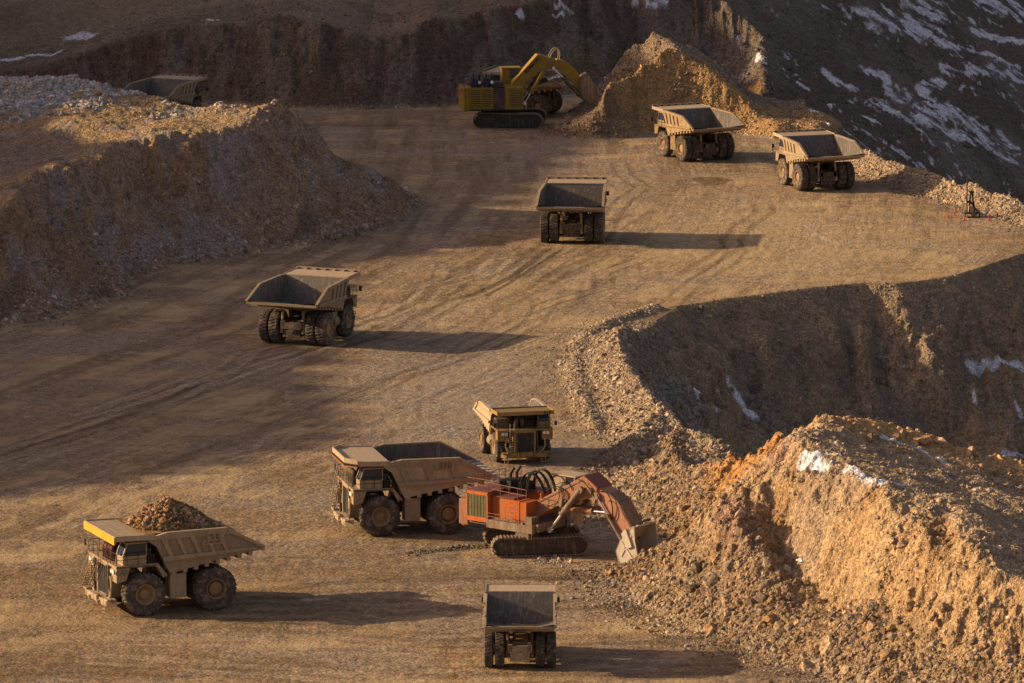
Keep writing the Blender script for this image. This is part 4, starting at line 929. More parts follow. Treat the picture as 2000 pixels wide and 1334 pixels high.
# heap of rock in the loaded truck
def heap():
    n = 46; V = []; xs = np.linspace(3.0, -5.2, n); ys_ = np.linspace(-3.35, 3.35, 34)
    X, Y = np.meshgrid(xs, ys_, indexing='ij')
    hgt = 8.75-.70*np.hypot((X+.2)*(.82), Y*1.12)*1.05+.18*fbm(X*1.6+50, Y*1.6, 4, 401, .6)
    base = np.where(X > 1.3, 6.6, np.interp(X, [-6.9, 1.25], [4.8, 3.8]))
    Z = np.maximum(hgt, base+.05)
    edge = np.minimum(np.minimum(3.4-np.abs(Y), 3.1-X), 9)
    v = np.stack([X, Y, Z], -1).reshape(-1, 3); id_ = np.arange(n*34).reshape(n, 34)
    f = np.stack([id_[:-1, :-1], id_[1:, :-1], id_[1:, 1:], id_[:-1, 1:]], -1).reshape(-1, 4)
    ok = (hgt > base)
    mw = np.array(L0.matrix_world)
    vw = v@mw[:3, :3].T+mw[:3, 3]
    c = np.tile(np.array([.24, .135, .06]), (len(v), 1))*(1+.2*rng.normal(size=(len(v), 1)))
    tri = np.concatenate([f[:, [0, 1, 2]], f[:, [0, 2, 3]]])
    px = rng.uniform(-4.9, 2.9, 4200); py = rng.uniform(-3.25, 3.25, 4200)
    hz = 8.75-.70*np.hypot((px+.2)*.82, py*1.12)*1.05; bs = np.where(px > 1.3, 6.62, np.interp(px, [-6.9, 1.25], [4.8, 3.8]))
    lim = np.where(px > 1.3, 6.62, 5.6)
    k = hz > lim; px, py, hz = px[k], py[k], hz[k]
    s = .07*(1-rng.random(len(px))*(1-(.07/.42)**2.1))**(-1/2.1)
    P = np.stack([px, py, hz+s*.3], 1); P = np.concatenate([P, [[.9, 2.1, 7.25]]]); s = np.append(s, .62)
    P = P@mw[:3, :3].T+mw[:3, 3]
    cc = np.array([.30, .165, .065])*np.exp(rng.normal(0, .3, (len(P), 1))); g = cc.mean(1, keepdims=True); cc = cc+(g-cc)*rng.uniform(0, .5, (len(P), 1))
    # one mesh
    kind = rng.integers(0, len(RB), len(P)); VV = [vw]; FF = [tri]; CC = [c]; off = len(vw)
    for q, (bv, bf) in enumerate(RB):
        i = np.where(kind == q)[0]
        if not len(i): continue
        rm = rotmats(len(i)); a = np.einsum('nij,vj->nvi', rm, bv)*s[i][:, None, None]+P[i][:, None, :]
        VV.append(a.reshape(-1, 3)); FF.append((bf[None]+(np.arange(len(i))*len(bv))[:, None, None]).reshape(-1, 3)+off); off += len(i)*len(bv); CC.append(np.repeat(cc[i], len(bv), 0))
    o = mesh_np('rock_load', np.concatenate(VV), np.concatenate(FF), M['rock'], np.clip(np.concatenate(CC), .02, .7), None, False)
    o['label'] = 'conical heap of brown broken rock piled in the loaded haul truck'; o['category'] = 'rock heap'
heap()

# ------------------------------------------------------------------ hydraulic shovels
def crawler(r, cx, cy, rel, gauge, L, Hh, wdt, side_mat):
    """pair of crawler tracks turned by rel degrees against the upper structure"""
    for s in (1, -1):
        Mr = Matrix.Translation((cx, cy, 0)) @ Matrix.Rotation(R(rel), 4, 'Z') @ Matrix.Translation((0, s*gauge/2, 0))
        rr = Hh/2*.92; flat = L/2-rr; pts = []
        per = 4*flat+2*math.pi*rr; n = int(per/.30)
        b = MB()
        for k in range(n):
            d = per*k/n
            if d < 2*flat: x, z, a = -flat+d, Hh-.08-.06*math.cos(math.pi*(d-flat)/(2*flat)), 0
            elif d < 2*flat+math.pi*rr: t = (d-2*flat)/rr; x, z, a = flat+rr*math.sin(t), Hh/2+rr*math.cos(t)*.98, t
            elif d < 4*flat+math.pi*rr: x, z, a = flat-(d-2*flat-math.pi*rr), .09, math.pi
            else: t = (d-4*flat-math.pi*rr)/rr; x, z, a = -flat-rr*math.sin(t), Hh/2-rr*math.cos(t)*.98, math.pi+t
            m_ = Mr @ Matrix.Translation((x, 0, z)) @ Matrix.Rotation(a, 4, 'Y')
            b.box(-.14, .14, -wdt/2, wdt/2, -.07, .03, m_); b.box(-.05, .03, -wdt/2, wdt/2, .02, .11, m_)
        tr = b.build('crawler_track', M['brownsteel'], r)
        b = MB(); o = []
        for k in range(9): t = math.pi*k/8; o.append((flat+rr*.82*math.sin(t), Hh/2+rr*.80*math.cos(t)))
        for k in range(9): t = math.pi*k/8; o.append((-flat-rr*.82*math.sin(t), Hh/2-rr*.80*math.cos(t)))
        b.prism(o, lambda x, z: -wdt*.36, lambda x, z: wdt*.36, Mr)
        b.prism([(flat*.9, Hh*.62), (flat*.9, Hh*.40), (-flat*.9, Hh*.40), (-flat*.9, Hh*.62)], lambda x, z: -wdt*.42, lambda x, z: wdt*.42, Mr)
        for x in np.linspace(-flat*.9, flat*.9, 8): b.tube((x, -wdt*.44, .33), (x, wdt*.44, .33), .19, 12, M_=Mr)
        for x in (-flat, flat): b.tube((x, -wdt*.43, Hh/2), (x, wdt*.43, Hh/2), rr*.55, 16, M_=Mr)
        b.build('track_frame', side_mat, tr)
    Mr = Matrix.Translation((cx, cy, 0)) @ Matrix.Rotation(R(rel), 4, 'Z')
    b = MB(); b.box(-1.9, 1.9, -gauge/2, gauge/2, .7, Hh*.8, Mr); b.tube((0, 0, .8), (0, 0, Hh+.25), 1.6, 28, M_=Matrix.Translation((cx*.5, 0, 0))); b.tube((0, 0, Hh), (0, 0, Hh+.12), 1.8, 28, M_=Matrix.Translation((cx*.5, 0, 0)))
    b.build('undercarriage', M['dark'], r)
def P2(b, poly, y0, y1): return b.prism(poly, lambda x, z: y0, lambda x, z: y1)
def cyl(r, a, c, y, rb, rr, frac, mb, name='hydraulic_cylinder'):
    a = Vector((a[0], y, a[1])); c = Vector((c[0], y, c[1])); m_ = a+(c-a)*frac
    b = MB(); b.tube(a, m_, rb, 12); b.tube(a+(m_-a)*.93, m_, rb*1.2, 12); b.tube(a-Vector((0, .16, 0)), a+Vector((0, .16, 0)), rb*1.3, 12)
    o = b.build(name, mb, r); MB().tube(m_, c, rr, 10).tube(c-Vector((0, .15, 0)), c+Vector((0, .15, 0)), rr*1.9, 10).build('piston_rod', M['chrome'], o)
def fence(b, pts, h=1.0, st=.9, rad=.03):
    for a, c in zip(pts[:-1], pts[1:]):
        a = Vector(a); c = Vector(c); n = max(1, round((c-a).length/st))
        for hh in (h, h*.5): b.tube(a+Vector((0, 0, hh)), c+Vector((0, 0, hh)), rad, 5)
        for k in range(n+1): p = a+(c-a)*k/n; b.tube(p, p+Vector((0, 0, h)), rad, 5)
def hose(b, pts, rad, n=14):
    P = [Vector(p) for p in pts]; out = []
    for k in range(n+1):
        t = k/n; q = [p.copy() for p in P]
        while len(q) > 1: q = [q[i].lerp(q[i+1], t) for i in range(len(q)-1)]
        out.append(q[0])
    b.path([p[:] for p in out], rad, 6)

# --- orange front shovel
O = empty('hydraulic_shovel', 'orange hydraulic face shovel digging at the foot of the right mound', 'excavator', None)
h = R(-38); gx, gy = G(1046, 1074); O.location = (gx, gy, 0); O.rotation_euler = (0, 0, h)
crawler(O, 0, 0, 46, 4.7, 8.1, 1.75, 1.05, M['frame'])
b = MB(); b.box(-5.2, 2.2, -2.5, 2.5, 2.15, 2.85); b.box(-3.0, 1.9, -2.95, -2.5, 2.05, 2.75); b.box(-2.9, 1.8, 2.5, 2.9, 2.1, 2.75)
b.build('deck_frame', M['brownsteel'], O, .03)
b = MB(); b.box(-6.25, -5.25, -2.6, 2.6, 1.9, 4.1); b.box(-6.3, -5.9, -2.2, 2.2, 1.7, 2.0); b.build('counterweight', M['orange2'], O, .08)
b = MB(); b.box(-5.25, -3.0, -2.75, -.6, 2.45, 4.95); b.box(-5.3, -2.95, -2.8, -2.72, 4.7, 5.0); b.box(-5.3, -2.95, -2.8, -2.72, 2.4, 2.8); b.box(-3.1, -2.95, -2.8, -2.7, 2.4, 5.0); b.box(-5.3, -5.15, -2.8, -2.7, 2.4, 5.0)
rad = b.build('radiator_housing', M['orange'], O, .03)
b = MB(); b.box(-5.15, -3.1, -2.77, -2.735, 2.8, 4.7)
for k in range(7): b.box(-5.1+k*.33, -5.07+k*.33, -2.80, -2.77, 2.8, 4.7)
for k in range(6): b.box(-5.15, -3.1, -2.80, -2.77, 2.95+k*.32, 2.98+k*.32)
b.build('radiator_grille', paint('olive_mesh', (.15, .125, .06), (.22, .18, .10), .5), rad)
b = MB(); b.box(-2.95, -.5, -2.25, -.6, 2.85, 4.65); b.build('engine_housing', M['orange'], O, .04)
b = MB(); b.box(-.5, .25, -2.55, -.9, 2.85, 4.6); b.box(.27, .95, -2.5, -.9, 2.85, 4.55)
for k in range(4): b.box(-.9, -.5, -2.6, -2.3, 3.1+k*.4, 3.15+k*.4)
b.build('pump_housing', M['orange'], O, .04)
b = MB(); b.box(-5.2, .2, .7, 2.5, 2.85, 4.85); b.box(-5.2, -2.9, -.6, .7, 2.85, 4.8); b.build('engine_housing', M['orange'], O, .04)
b = MB(); b.box(-5.3, -2.9, -2.8, 2.55, 4.97, 5.06); b.box(-2.9, .3, .6, 2.55, 4.87, 4.96); b.box(-2.9, -.45, -2.4, -.5, 4.67, 4.75)
b.build('top_deck', M['maroon'], O)
rr_ = paint('rusty_rail', (.30, .12, .07), (.25, .15, .10), .5)
for pp, hh in (([(-3.0, -2.7, 5.06), (-5.2, -2.7, 5.06), (-5.2, 2.5, 5.06), (-1.0, 2.5, 5.0), (.2, 2.5, 5.0)], 1.0), ([(-2.9, -2.3, 4.75), (.9, -2.45, 4.65)], 1.0), ([(-2.9, -3.05, 2.8), (.2, -3.05, 2.75)], .55)): b = MB(); fence(b, pp, hh); b.build('railing', rr_, O)
#, (-5.2, -2.7, 5.06), (-5.2, 2.5, 5.06), (-1.0, 2.5, 5.0), (.2, 2.5, 5.0)]); fence(b, [(-2.9, -2.3, 4.75), (.9, -2.45, 4.65)]); fence(b, [(-2.9, -3.05, 2.8), (.2, -3.05, 2.75)], .55)
#b.build('railing', paint('rusty_rail', (.30, .12, .07), (.25, .15, .10), .5), O)
b = MB(); b.box(-3.6, -2.2, -.6, .9, 5.0, 5.75); b.box(-2.1, -1.3, .0, 1.5, 4.9, 5.6)
b.tube((-3.3, -.8, 5.6), (-1.4, .9, 5.75), .3, 12); b.build('muffler', M['dark'], O, .05)
for y in (-.1, .75):
    b = MB(); b.path([(-2.6, y, 5.6), (-2.6, y, 6.3), (-2.35, y, 6.65), (-2.2, y, 6.8)], .13, 8); b.build('exhaust_stack', M['dark'], O)
b = MB(); b.box(.1, 1.5, -2.9, -2.0, 1.5, 2.5); b.box(.9, 1.7, -2.7, -1.7, 2.5, 3.4); b.box(.2, .85, -2.85, -2.55, 2.5, 2.9); b.build('grease_box', M['brownsteel'], O, .04)
b = MB(); fence(b, [(1.75, -2.8, 1.5), (1.75, -1.9, 1.5)], 2.0, .35); b.build('access_ladder', M['brownsteel'], O)
# cab on the far side
b = MB(); b.box(.5, 3.0, 1.55, 3.35, 4.25, 4.9); b.box(.4, 3.15, 1.45, 3.45, 6.32, 6.45); b.box(.5, 2.0, 1.6, 3.3, 4.9, 6.32)
for x, y in ((2.95, 1.6), (2.95, 3.3)): b.box(x-.07, x+.07, y-.07, y+.07, 4.9, 6.32)
b.box(.7, 2.6, 1.5, 3.2, 2.1, 4.25)
cb = b.build('operator_cab', M['tan2'], O, .05); MB().box(2.02, 2.93, 1.68, 3.22, 4.92, 6.30).build('cab_window', M['glass'], cb)
b = MB()
for k in range(6):
    y = -.9+.9*(k//2)+.22*(k % 2); hb = MB(); hose(hb, [(-.9, y, 4.7), (-1.3, y, 7.2+.1*(k % 3)), (.9, y, 7.5), (1.5, y*.8, 5.1)], .07); hb.build('hose', M['hose'], O)
for k in range(3): hose(b, [(2.9, -1.05, 6.0), (3.9+.3*k, -1.3, 6.3), (4.2, -1.4, 4.6), (3.4, -1.3, 3.9)], .035)
b.build('hose', M['hose'], O)
dx = .75; dz = .2
bm_ = [(.1, 3.2), (.2, 4.3), (5.1, 7.05), (6.5, 6.15), (6.3, 5.0), (5.1, 5.15), (3.9, 5.0), (.8, 3.3)]
bm_ = [(x+dx, z+dz) for x, z in bm_]
b = MB(); P2(b, bm_, -1.0, 1.0); b.tube((1.2, -1.3, 3.6), (1.2, 1.3, 3.6), .35, 14)
boom = b.build('boom', M['orange2'], O, .04)
for px_, pz_ in ((6.55, 6.1), (7.15, 5.75), (3.55, 4.55)): MB().tube((px_, -1.16, pz_), (px_, 1.16, pz_), .26, 16).build('pin', M['brownsteel'], boom)
for (a_, c_) in (((1.3, 4.0), (5.3, 5.65)), ((1.2, 4.55), (5.7, 6.95))): b = MB(); P2(b, [a_, c_, (c_[0], c_[1]-.12), (a_[0], a_[1]-.12)], -1.05, -1.0); b.build('weld_plate', M['brownsteel'], boom)
b = MB(); b.hexa([(5.9, -1.04, 7.22), (7.3, -1.04, 6.32), (7.3, 1.04, 6.32), (5.9, 1.04, 7.22)], [(5.93, -1.04, 7.30), (7.33, -1.04, 6.40), (7.33, 1.04, 6.40), (5.93, 1.04, 7.30)]); b.build('boom_cover', M['maroon'], boom)
b = MB(); hose(b, [(2.2, -1.03, 5.6), (3.6, -1.25, 6.6), (4.4, -1.2, 6.9), (4.7, -1.05, 5.9)], .035); hose(b, [(5.2, -1.05, 6.9), (6.4, -1.3, 6.9), (6.9, -1.3, 6.0), (7.2, -1.1, 5.4)], .035); hose(b, [(2.6, -1.03, 5.8), (3.9, -1.3, 6.2), (3.7, -1.3, 5.0), (3.0, -1.5, 4.2)], .035); b.build('boom_hose', M['hose'], boom)
st = [(6.8, 6.1), (7.3, 6.35), (8.4, 5.9), (9.3, 5.4), (9.9, 4.4), (10.75, 3.3), (10.25, 2.9), (9.7, 3.0), (8.0, 4.4), (7.0, 5.2)]
b = MB(); P2(b, st, -.85, .85); b.tube((7.2, -1.1, 5.7), (7.2, 1.1, 5.7), .34, 14); stick = b.build('stick', M['orange2'], O, .04)
b = MB(); b.hexa([(9.32, -.87, 5.40), (10.8, -.87, 3.32), (10.8, .87, 3.32), (9.32, .87, 5.40)], [(9.36, -.87, 5.44), (10.84, -.87, 3.36), (10.84, .87, 3.36), (9.36, .87, 5.44)]); b.hexa([(8.3, -.8, 5.98), (9.28, -.87, 5.44), (9.28, .87, 5.44), (8.3, .8, 5.98)], [(8.33, -.8, 6.03), (9.32, -.87, 5.49), (9.32, .87, 5.49), (8.33, .8, 6.03)]); b.build('stick_guard', M['brownsteel'], stick)
b = MB(); hose(b, [(7.5, -.9, 6.1), (8.6, -1.2, 6.6), (9.2, -1.1, 5.2), (8.8, -.95, 3.9)], .04); hose(b, [(8.4, -.9, 5.4), (9.0, -1.2, 5.9), (9.3, -1.2, 3.9), (8.4, -1.0, 3.6)], .04); b.build('stick_hose', M['hose'], stick)
for y in (-1.35, 1.35): cyl(O, (5.75, 6.1), (2.6, 2.3), y, .24, .13, .62, M['brownsteel'])
for y in (-.6, .5): cyl(O, (3.6, 4.1), (8.3, 4.35), y, .22, .09, .62, M['orange2'])
for y in (-1.05, 1.05): cyl(O, (9.95, 2.2), (7.3, 5.6), y, .15, .08, .6, M['brownsteel'])
def bucket(r, back, mouth, W, mat, teeth_dir, n=6):
    """back = profile of the shell from the top to the cutting edge"""
    b = MB(); th = .10
    for s in (1, -1): P2(b, back+mouth, s*W, s*(W-th))
    for (a, c) in zip(back[:-1], back[1:]):
        d = Vector((c[0]-a[0], c[1]-a[1])).normalized(); nx, nz = -d.y*th, d.x*th
        P2(b, [a, c, (c[0]+nx, c[1]+nz), (a[0]+nx, a[1]+nz)], -W, W)
    P2(b, [back[0], (back[0][0]-.12, back[0][1]+.05), (back[0][0]-.05, back[0][1]-.5), back[1]], -W*.96, -W*.8)
    for y in (-W*.55, 0, W*.55):
        for (a, c) in zip(back[:-2], back[1:-1]):
            d = Vector((c[0]-a[0], c[1]-a[1])).normalized(); nx, nz = d.y*.1, -d.x*.1
            P2(b, [a, c, (c[0]+nx, c[1]+nz), (a[0]+nx, a[1]+nz)], y-.09, y+.09)
    e = back[-1]; t = Vector(teeth_dir).normalized()
    bk = b.build('bucket', mat, r)
    for k in range(n):
        y = -W+.15+k*(2*W-.3)/(n-1); q = Vector((e[0], 0, e[1])); f = Vector((t.x, 0, t.y)); u = Vector((-t.y, 0, t.x))
        p0 = q-f*.15; p1 = q+f*.42
        b2 = MB(); b2.hexa([(p0+u*-.11+Vector((0, y-.1, 0)))[:], (p1+u*-.03+Vector((0, y-.06, 0)))[:], (p1+u*-.03+Vector((0, y+.06, 0)))[:], (p0+u*-.11+Vector((0, y+.1, 0)))[:]],
                [(p0+u*.11+Vector((0, y-.1, 0)))[:], (p1+u*.03+Vector((0, y-.06, 0)))[:], (p1+u*.03+Vector((0, y+.06, 0)))[:], (p0+u*.11+Vector((0, y+.1, 0)))[:]]).build('tooth', M['palesteel'], bk)
    return bk
bucket(O, [(11.5, 3.7), (10.7, 3.25), (10.0, 2.3), (9.6, 1.4), (9.9, .55), (10.7, .2), (11.9, .3)], [(11.9, 1.2), (11.6, 2.5)], 1.55, M['palesteel'], (1, -.15))
b = MB(); P2(b, [(10.15, 2.3), (10.3, 2.35), (11.5, .95), (11.35, .85)], -1.61, -1.5); P2(b, [(10.1, 1.1), (10.25, 1.0), (11.3, 2.9), (11.15, 3.0)], -1.61, -1.5); P2(b, [(10.3, 3.0), (10.75, 3.5), (11.4, 2.0), (10.9, 1.8)], -1.72, -1.5)
b.build('bucket_brace', M['palesteel'], O)

# --- yellow front shovel
Y = empty('hydraulic_shovel', 'yellow hydraulic face shovel loading a truck in the shade below the far wall', 'excavator', None)
gx, gy = G(985, 247); Y.location = (gx, gy, 0); Y.rotation_euler = (0, 0, R(8))
crawler(Y, .85, 0, -14, 5.6, 10.0, 2.35, 1.3, M['dark'])
b = MB(); b.box(-5.9, 2.4, -2.9, 2.9, 2.65, 2.95); b.build('deck_frame', M['dark'], Y)
b = MB(); b.box(-6.3, -5.4, -2.9, 2.9, 2.6, 6.0); b.build('counterweight', M['syel'], Y, .15)
b = MB(); b.box(-5.4, -2.0, -3.0, 3.0, 2.9, 6.0); b.box(-5.9, -5.4, -3.02, -2.9, 2.75, 5.9); ho = b.build('engine_housing', M['syel'], Y, .04)
b = MB(); b.box(-2.0, -.3, -2.92, 2.9, 2.9, 5.9); b.build('pump_housing', paint('purple_brown_door', (.075, .05, .045), (.12, .09, .07), .5), Y, .04)
b = MB(); b.box(-.3, 2.4, -3.0, 2.9, 2.8, 6.0); h2 = b.build('front_housing', M['syel'], Y, .04)
for par, x0, x1, mt in ((ho, -5.3, -3.85, 'dark'), (ho, -3.6, -2.2, 'dark'), (h2, .45, 2.25, 'frame')):
    b = MB(); b.box(x0, x1, -3.02, -3.005, 3.25, 5.65); b.build('louvre_recess', M[mt], par)
    b = MB()
    for k in range(9): z = 3.32+k*.26; b.hexa([(x0, -3.03, z), (x1, -3.03, z), (x1, -3.025, z+.02), (x0, -3.025, z+.02)], [(x0, -3.10, z+.02), (x1, -3.10, z+.02), (x1, -3.03, z+.13), (x0, -3.03, z+.13)])
    for x in (x0-.04, x1-.04): b.box(x, x+.08, -3.08, -3.0, 3.2, 5.7)
    b.build('louvre', M['syel'], par)
for x in (-5.1, -3.3):
    b = MB(); b.box(x, x+.75, -2.6, -1.4, 6.0, 7.35); b.tube((x+.35, -2.0, 7.3), (x+.35, -2.0, 7.9), .13, 10); b.tube((x+1.15, -2.2, 6.0), (x+1.15, -2.2, 7.1), .36, 14); b.tube((x+1.15, -2.2, 7.1), (x+1.15, -2.2, 7.75), .2, 12); b.lathe([(.001, 7.75), (.3, 7.7), (.001, 7.95)], 12, Matrix.Translation((x+1.15, -2.2, 0)), axis='z')
    a = b.build('exhaust_unit', M['blue'], Y, .03); MB().tube((x+1.15, -2.57, 6.75), (x+1.15, -2.62, 6.75), .24, 14).build('round_cap', M['white'], a)
b = MB(); b.box(-2.0, -.4, -2.4, -.6, 6.0, 6.7); b.box(-5.2, -2.2, .2, 2.6, 6.0, 6.5)
for k in range(7): b.tube((-1.9+.25*k, -2.5, 6.0), (-1.9+.25*k, -2.4, 6.9+.2*(k % 3)), .05, 5)
b.build('hydraulic_manifold', M['frame'], Y)
b = MB(); fence(b, [(-5.2, -2.9, 6.0), (-6.2, -2.8, 6.0), (-6.2, 2.8, 6.0), (-.3, 2.8, 6.0)], 1.0, 1.1); b.build('railing', M['dark'], Y)
b = MB(); b.hexa([(-6.4, -2.0, 5.3), (-6.35, -1.9, 5.3), (-7.1, -1.9, 4.6), (-7.1, -2.0, 4.6)], [(-6.4, -2.0, 5.9), (-6.35, -1.9, 5.9), (-7.1, -1.9, 5.0), (-7.1, -2.0, 5.0)]); b.build('flag', M['pink'], Y)
b = MB(); b.box(-.2, 2.3, .9, 3.0, 6.0, 6.9); b.box(-.2, .9, .95, 2.95, 6.9, 8.3); b.box(-.35, 2.6, .8, 3.1, 8.3, 8.45)
for x, y in ((2.2, 1.0), (2.2, 2.9)): b.box(x-.08, x+.08, y-.08, y+.08, 6.9, 8.3)
cb = b.build('operator_cab', M['syel'], Y, .05); MB().box(.92, 2.18, 1.02, 2.88, 6.92, 8.28).build('cab_window', M['glass'], cb)
bmy = [(.9, 5.6), (1.1, 6.6), (2.2, 7.7), (4.7, 10.5), (5.1, 10.4), (6.7, 9.9), (7.8, 9.5), (7.6, 8.6), (5.8, 8.2), (5.2, 8.0), (3.2, 6.7), (2.6, 5.6)]
b = MB(); P2(b, bmy, -.95, .95); b.tube((1.7, -1.2, 6.0), (1.7, 1.2, 6.0), .5, 16); boom = b.build('boom', M['syel'], Y, .05)
MB().path([(4.75, -1.0, 10.52), (2.2, -1.0, 7.75), (1.15, -1.0, 6.62)], .045, 5).build('boom_edge', M['yellow'], boom)
text_obj('lettering', 'KOMATSU', .62, M['black'], boom, frame_m((3.95, -.985, 8.92), (1.85, 0, 1.95), (-1.95, 0, 1.85)), .01)
for s in (-.8, .8): b = MB(); hose(b, [(6.5, s, 9.9), (7.0, s, 11.6), (8.4, s, 12.0), (7.9, s, 9.5)], .07, 10); b.build('hose_guard', M['tan2'], boom)
sty = [(7.2, 9.3), (7.6, 9.75), (8.6, 9.5), (9.7, 8.75), (10.6, 7.8), (11.35, 6.2), (11.2, 5.0), (10.6, 5.2), (9.4, 6.9), (8.4, 7.8), (7.4, 8.7)]
b = MB(); P2(b, sty, -.85, .85); b.tube((7.6, -1.1, 9.1), (7.6, 1.1, 9.1), .4, 14); b.build('stick', M['syel'], Y, .05)
for y in (-1.35, 1.35): cyl(Y, (5.4, 7.9), (2.75, 3.5), y, .27, .14, .68, M['syel'])
for y in (-1.15, 1.15): cyl(Y, (10.95, 4.4), (7.0, 8.5), y, .25, .12, .66, M['frame'])
for y in (-.5, .5): cyl(Y, (4.2, 6.1), (7.9, 7.2), y, .26, .11, .55, M['dark'])
bucket(Y, [(12.1, 7.5), (11.4, 7.2), (10.9, 6.3), (10.75, 5.2), (11.0, 4.2), (12.2, 3.2), (12.9, 3.4)], [(13.5, 4.6), (13.1, 5.8), (12.4, 6.9)], 1.9, M['brownsteel'], (.9, -.5))

# ------------------------------------------------------------------ small things
def pxm(px, py): return 0
# mobile lighting mast
lx, ly, lz = drop(1899, 424)
T = empty('lighting_tower', 'dark towable mast trailer ringed by orange cones at the bench edge', 'lighting tower'); T.location = (lx, ly, lz)
b = MB(); b.box(-.95, .95, -.5, .5, .45, .6)
for x in (-.9, .9): b.box(x-.06, x+.06, -.75, .75, .1, .5)
b.path([(-1.3, 0, .5), (-.95, 0, .5)], .05, 6); b.build('trailer_frame', M['dark'], T)
b = MB(); b.box(-.5, .35, -.4, .4, .6, 1.4); b.build('generator_box', M['tan2'], T, .05)
b = MB(); b.path([(-.75, -.45, .5), (-.75, -.45, 4.9)], .075, 6); b.build('whip_antenna', M['dark'], T)
b = MB()
for y in (-.35, .35): b.path([(-.75, y, 1.9), (-.3, y, 2.0), (.7, y, .6)], .11, 6); b.path([(.25, y, .6), (-.05, y, 3.2)], .09, 6); b.path([(-.45, y, .6), (-.25, y, 3.2)], .09, 6)
for z in (2.1, 2.5, 2.95): b.path([(-.3, -.35, z), (-.05, .35, z)], .04, 5); b.path([(-.3, .35, z), (0, -.35, z-.3)], .03, 5)
b.box(-.4, .15, -.4, .4, 3.1, 3.3); b.build('mast', M['dark'], T)
for s in (-1, 1): MB().tube((.2, s*.55, .33), (.2, s*.75, .33), .33, 16).build('wheel', M['tyre'], T)
cone0 = None
for px, py in ((1851, 425), (1864, 421), (1883, 431), (1931, 431), (1948, 423)):
    x, y, z = drop(px, py)
    if cone0 is None:
        b = MB(); b.lathe([(.19, .05), (.17, .06), (.05, .68), (.001, .70)], 14, axis='z'); b.box(-.22, .22, -.22, .22, 0, .05)
        cone0 = b.build('traffic_cone', M['cone']); c = cone0
    else: c = cone0.copy(); col.objects.link(c)
    c.location = (x, y, z); c.scale = (.8, .8, .8); c['label'] = 'small orange cone standing around the mast trailer'; c['category'] = 'traffic cone'; c['group'] = 'orange cones around the mast trailer'
st0 = None
for px, py in ((847, 30), (920, 31), (955, 23), (990, 25), (1003, 20), (1008, 20), (1014, 21), (817, 46), (715, 55), (722, 59), (747, 62), (787, 58), (704, 48), (1134, 14), (1180, 11), (1230, 6), (1257, 5), (1307, 8), (1333, 12), (52, 96), (142, 70), (53, 150), (114, 148)):
    x, y, z = drop(px, py-1)
    if st0 is None:
        b = MB(); b.box(-.035, .035, -.02, .02, -.1, .95); b.box(-.035, .10, -.022, .022, .72, .9); st0 = b.build('survey_stake', M['stake']); c = st0
    else: c = st0.copy(); col.objects.link(c)
    c.location = (x, y, z); c.rotation_euler = (rng.normal(0, .08), rng.normal(0, .16), rng.uniform(-1, 1)); c.scale = (1, 1, rng.uniform(.8, 1.15))
    c['label'] = 'thin orange survey stake standing along a bench crest'; c['category'] = 'stake'; c['group'] = 'orange survey stakes along the bench crests'
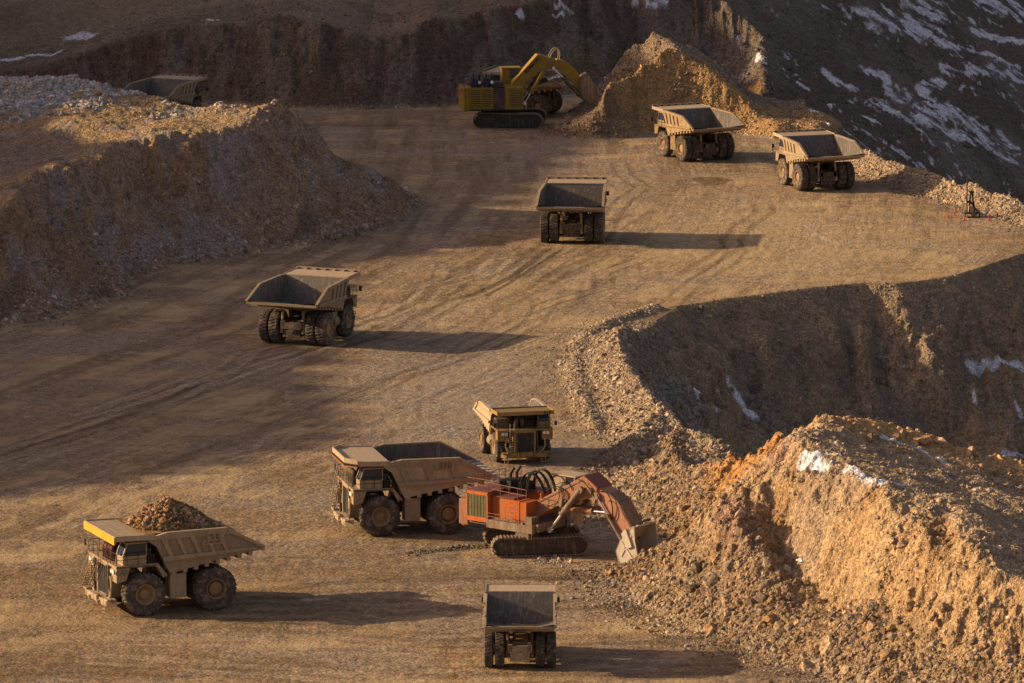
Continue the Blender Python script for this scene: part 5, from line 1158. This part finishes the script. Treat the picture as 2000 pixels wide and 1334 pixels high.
# boulders one can point at
import bmesh
def boulder(px, py, wpx, cl_, label, flat=1.0, name='boulder'):
    x, y, z = drop(px, py); s = wpx/(F/math.hypot(y, CH))/2
    bm = bmesh.new(); bmesh.ops.create_icosphere(bm, subdivisions=3, radius=1)
    v = np.array([q.co[:] for q in bm.verts]); f = np.array([[q.index for q in p.verts] for p in bm.faces]); bm.free()
    for _ in range(10):
        d = rng.normal(size=3); d /= np.linalg.norm(d); hh = rng.uniform(.55, .85); q = v@d; v = v-np.where(q > hh, q-hh, 0)[:, None]*d
    v = v+.05*np.stack([fbm(v[:, 0]*3+px, v[:, 1]*3+v[:, 2]*2, 3, k) for k in (1, 2, 3)], 1)
    v = v*np.array([rng.uniform(1.0, 1.25), rng.uniform(.8, 1.1), rng.uniform(.75, 1.0)*flat])
    a = rng.uniform(0, 3.1); v = v@np.array([[math.cos(a), math.sin(a), 0], [-math.sin(a), math.cos(a), 0], [0, 0, 1]])*s
    cc = np.tile(np.array(cl_), (len(v), 1))*(1+.12*rng.normal(size=(len(v), 1)))
    o = mesh_np(name, v, f, M['rock'], np.clip(cc, .02, .8), None, False); o.location = (x, y, z+s*flat*.45); o['label'] = label; o['category'] = 'boulder'
BO = (.37, .215, .10); BT = (.36, .26, .16); BG = (.30, .25, .20)
for a in [(1388, 1234, 27, BO, 'large orange block at the lower left foot of the right mound'), (1430, 1246, 15, (.33, .20, .11), 'brown rounded boulder beside the large orange block', 1), (1413, 1256, 18, BO, 'flat orange slab lying in front of the brown rounded boulder', .4),
          (1503, 1214, 32, BO, 'long wedge boulder embedded in rubble right of the orange block', .8), (1421, 1202, 17, BT, 'upright tan boulder in the rubble above the orange block', 1.3), (1803, 864, 40, BO, 'biggest orange boulder on the far crest of the right mound', .6),
          (1192, 1122, 18, BO, 'orange boulder left of the bucket toe, leftmost of three'), (1213, 1122, 14, (.30, .19, .10), 'tall brown boulder in the middle of three by the bucket', 1.3), (1237, 1126, 15, BT, 'tan boulder rightmost of three below the bucket'),
          (1565, 1100, 22, (.70, .66, .58), 'white slab resting on the slope of the right mound', .45), (1258, 886, 20, BG, 'grey boulder in shadow at the toe of the rim bank'), (1196, 741, 13, (.16, .12, .09), 'dark square block on the rim bank', 1),
          (256, 578, 15, BT, 'tan boulder alone at the tip of the left mound toe'), (420, 505, 18, BG, 'pale boulder at the foot of the left mound face'), (402, 500, 13, (.22, .17, .13), 'brown boulder left of the pale foot boulder'),
          (118, 598, 15, BG, 'grey boulder at the far left mound toe'), (150, 192, 26, (.33, .24, .12), 'yellowish boulder on the grey rock pile of the left mound'), (190, 186, 22, (.34, .26, .15), 'olive boulder beside the yellowish one on the grey pile'), (1375, 245, 10, BT, 'small pale boulder at the foot of the back spur'),
          (1890, 352, 16, BG, 'grey boulder on top of the windrow near the mast trailer')]: boulder(*a)
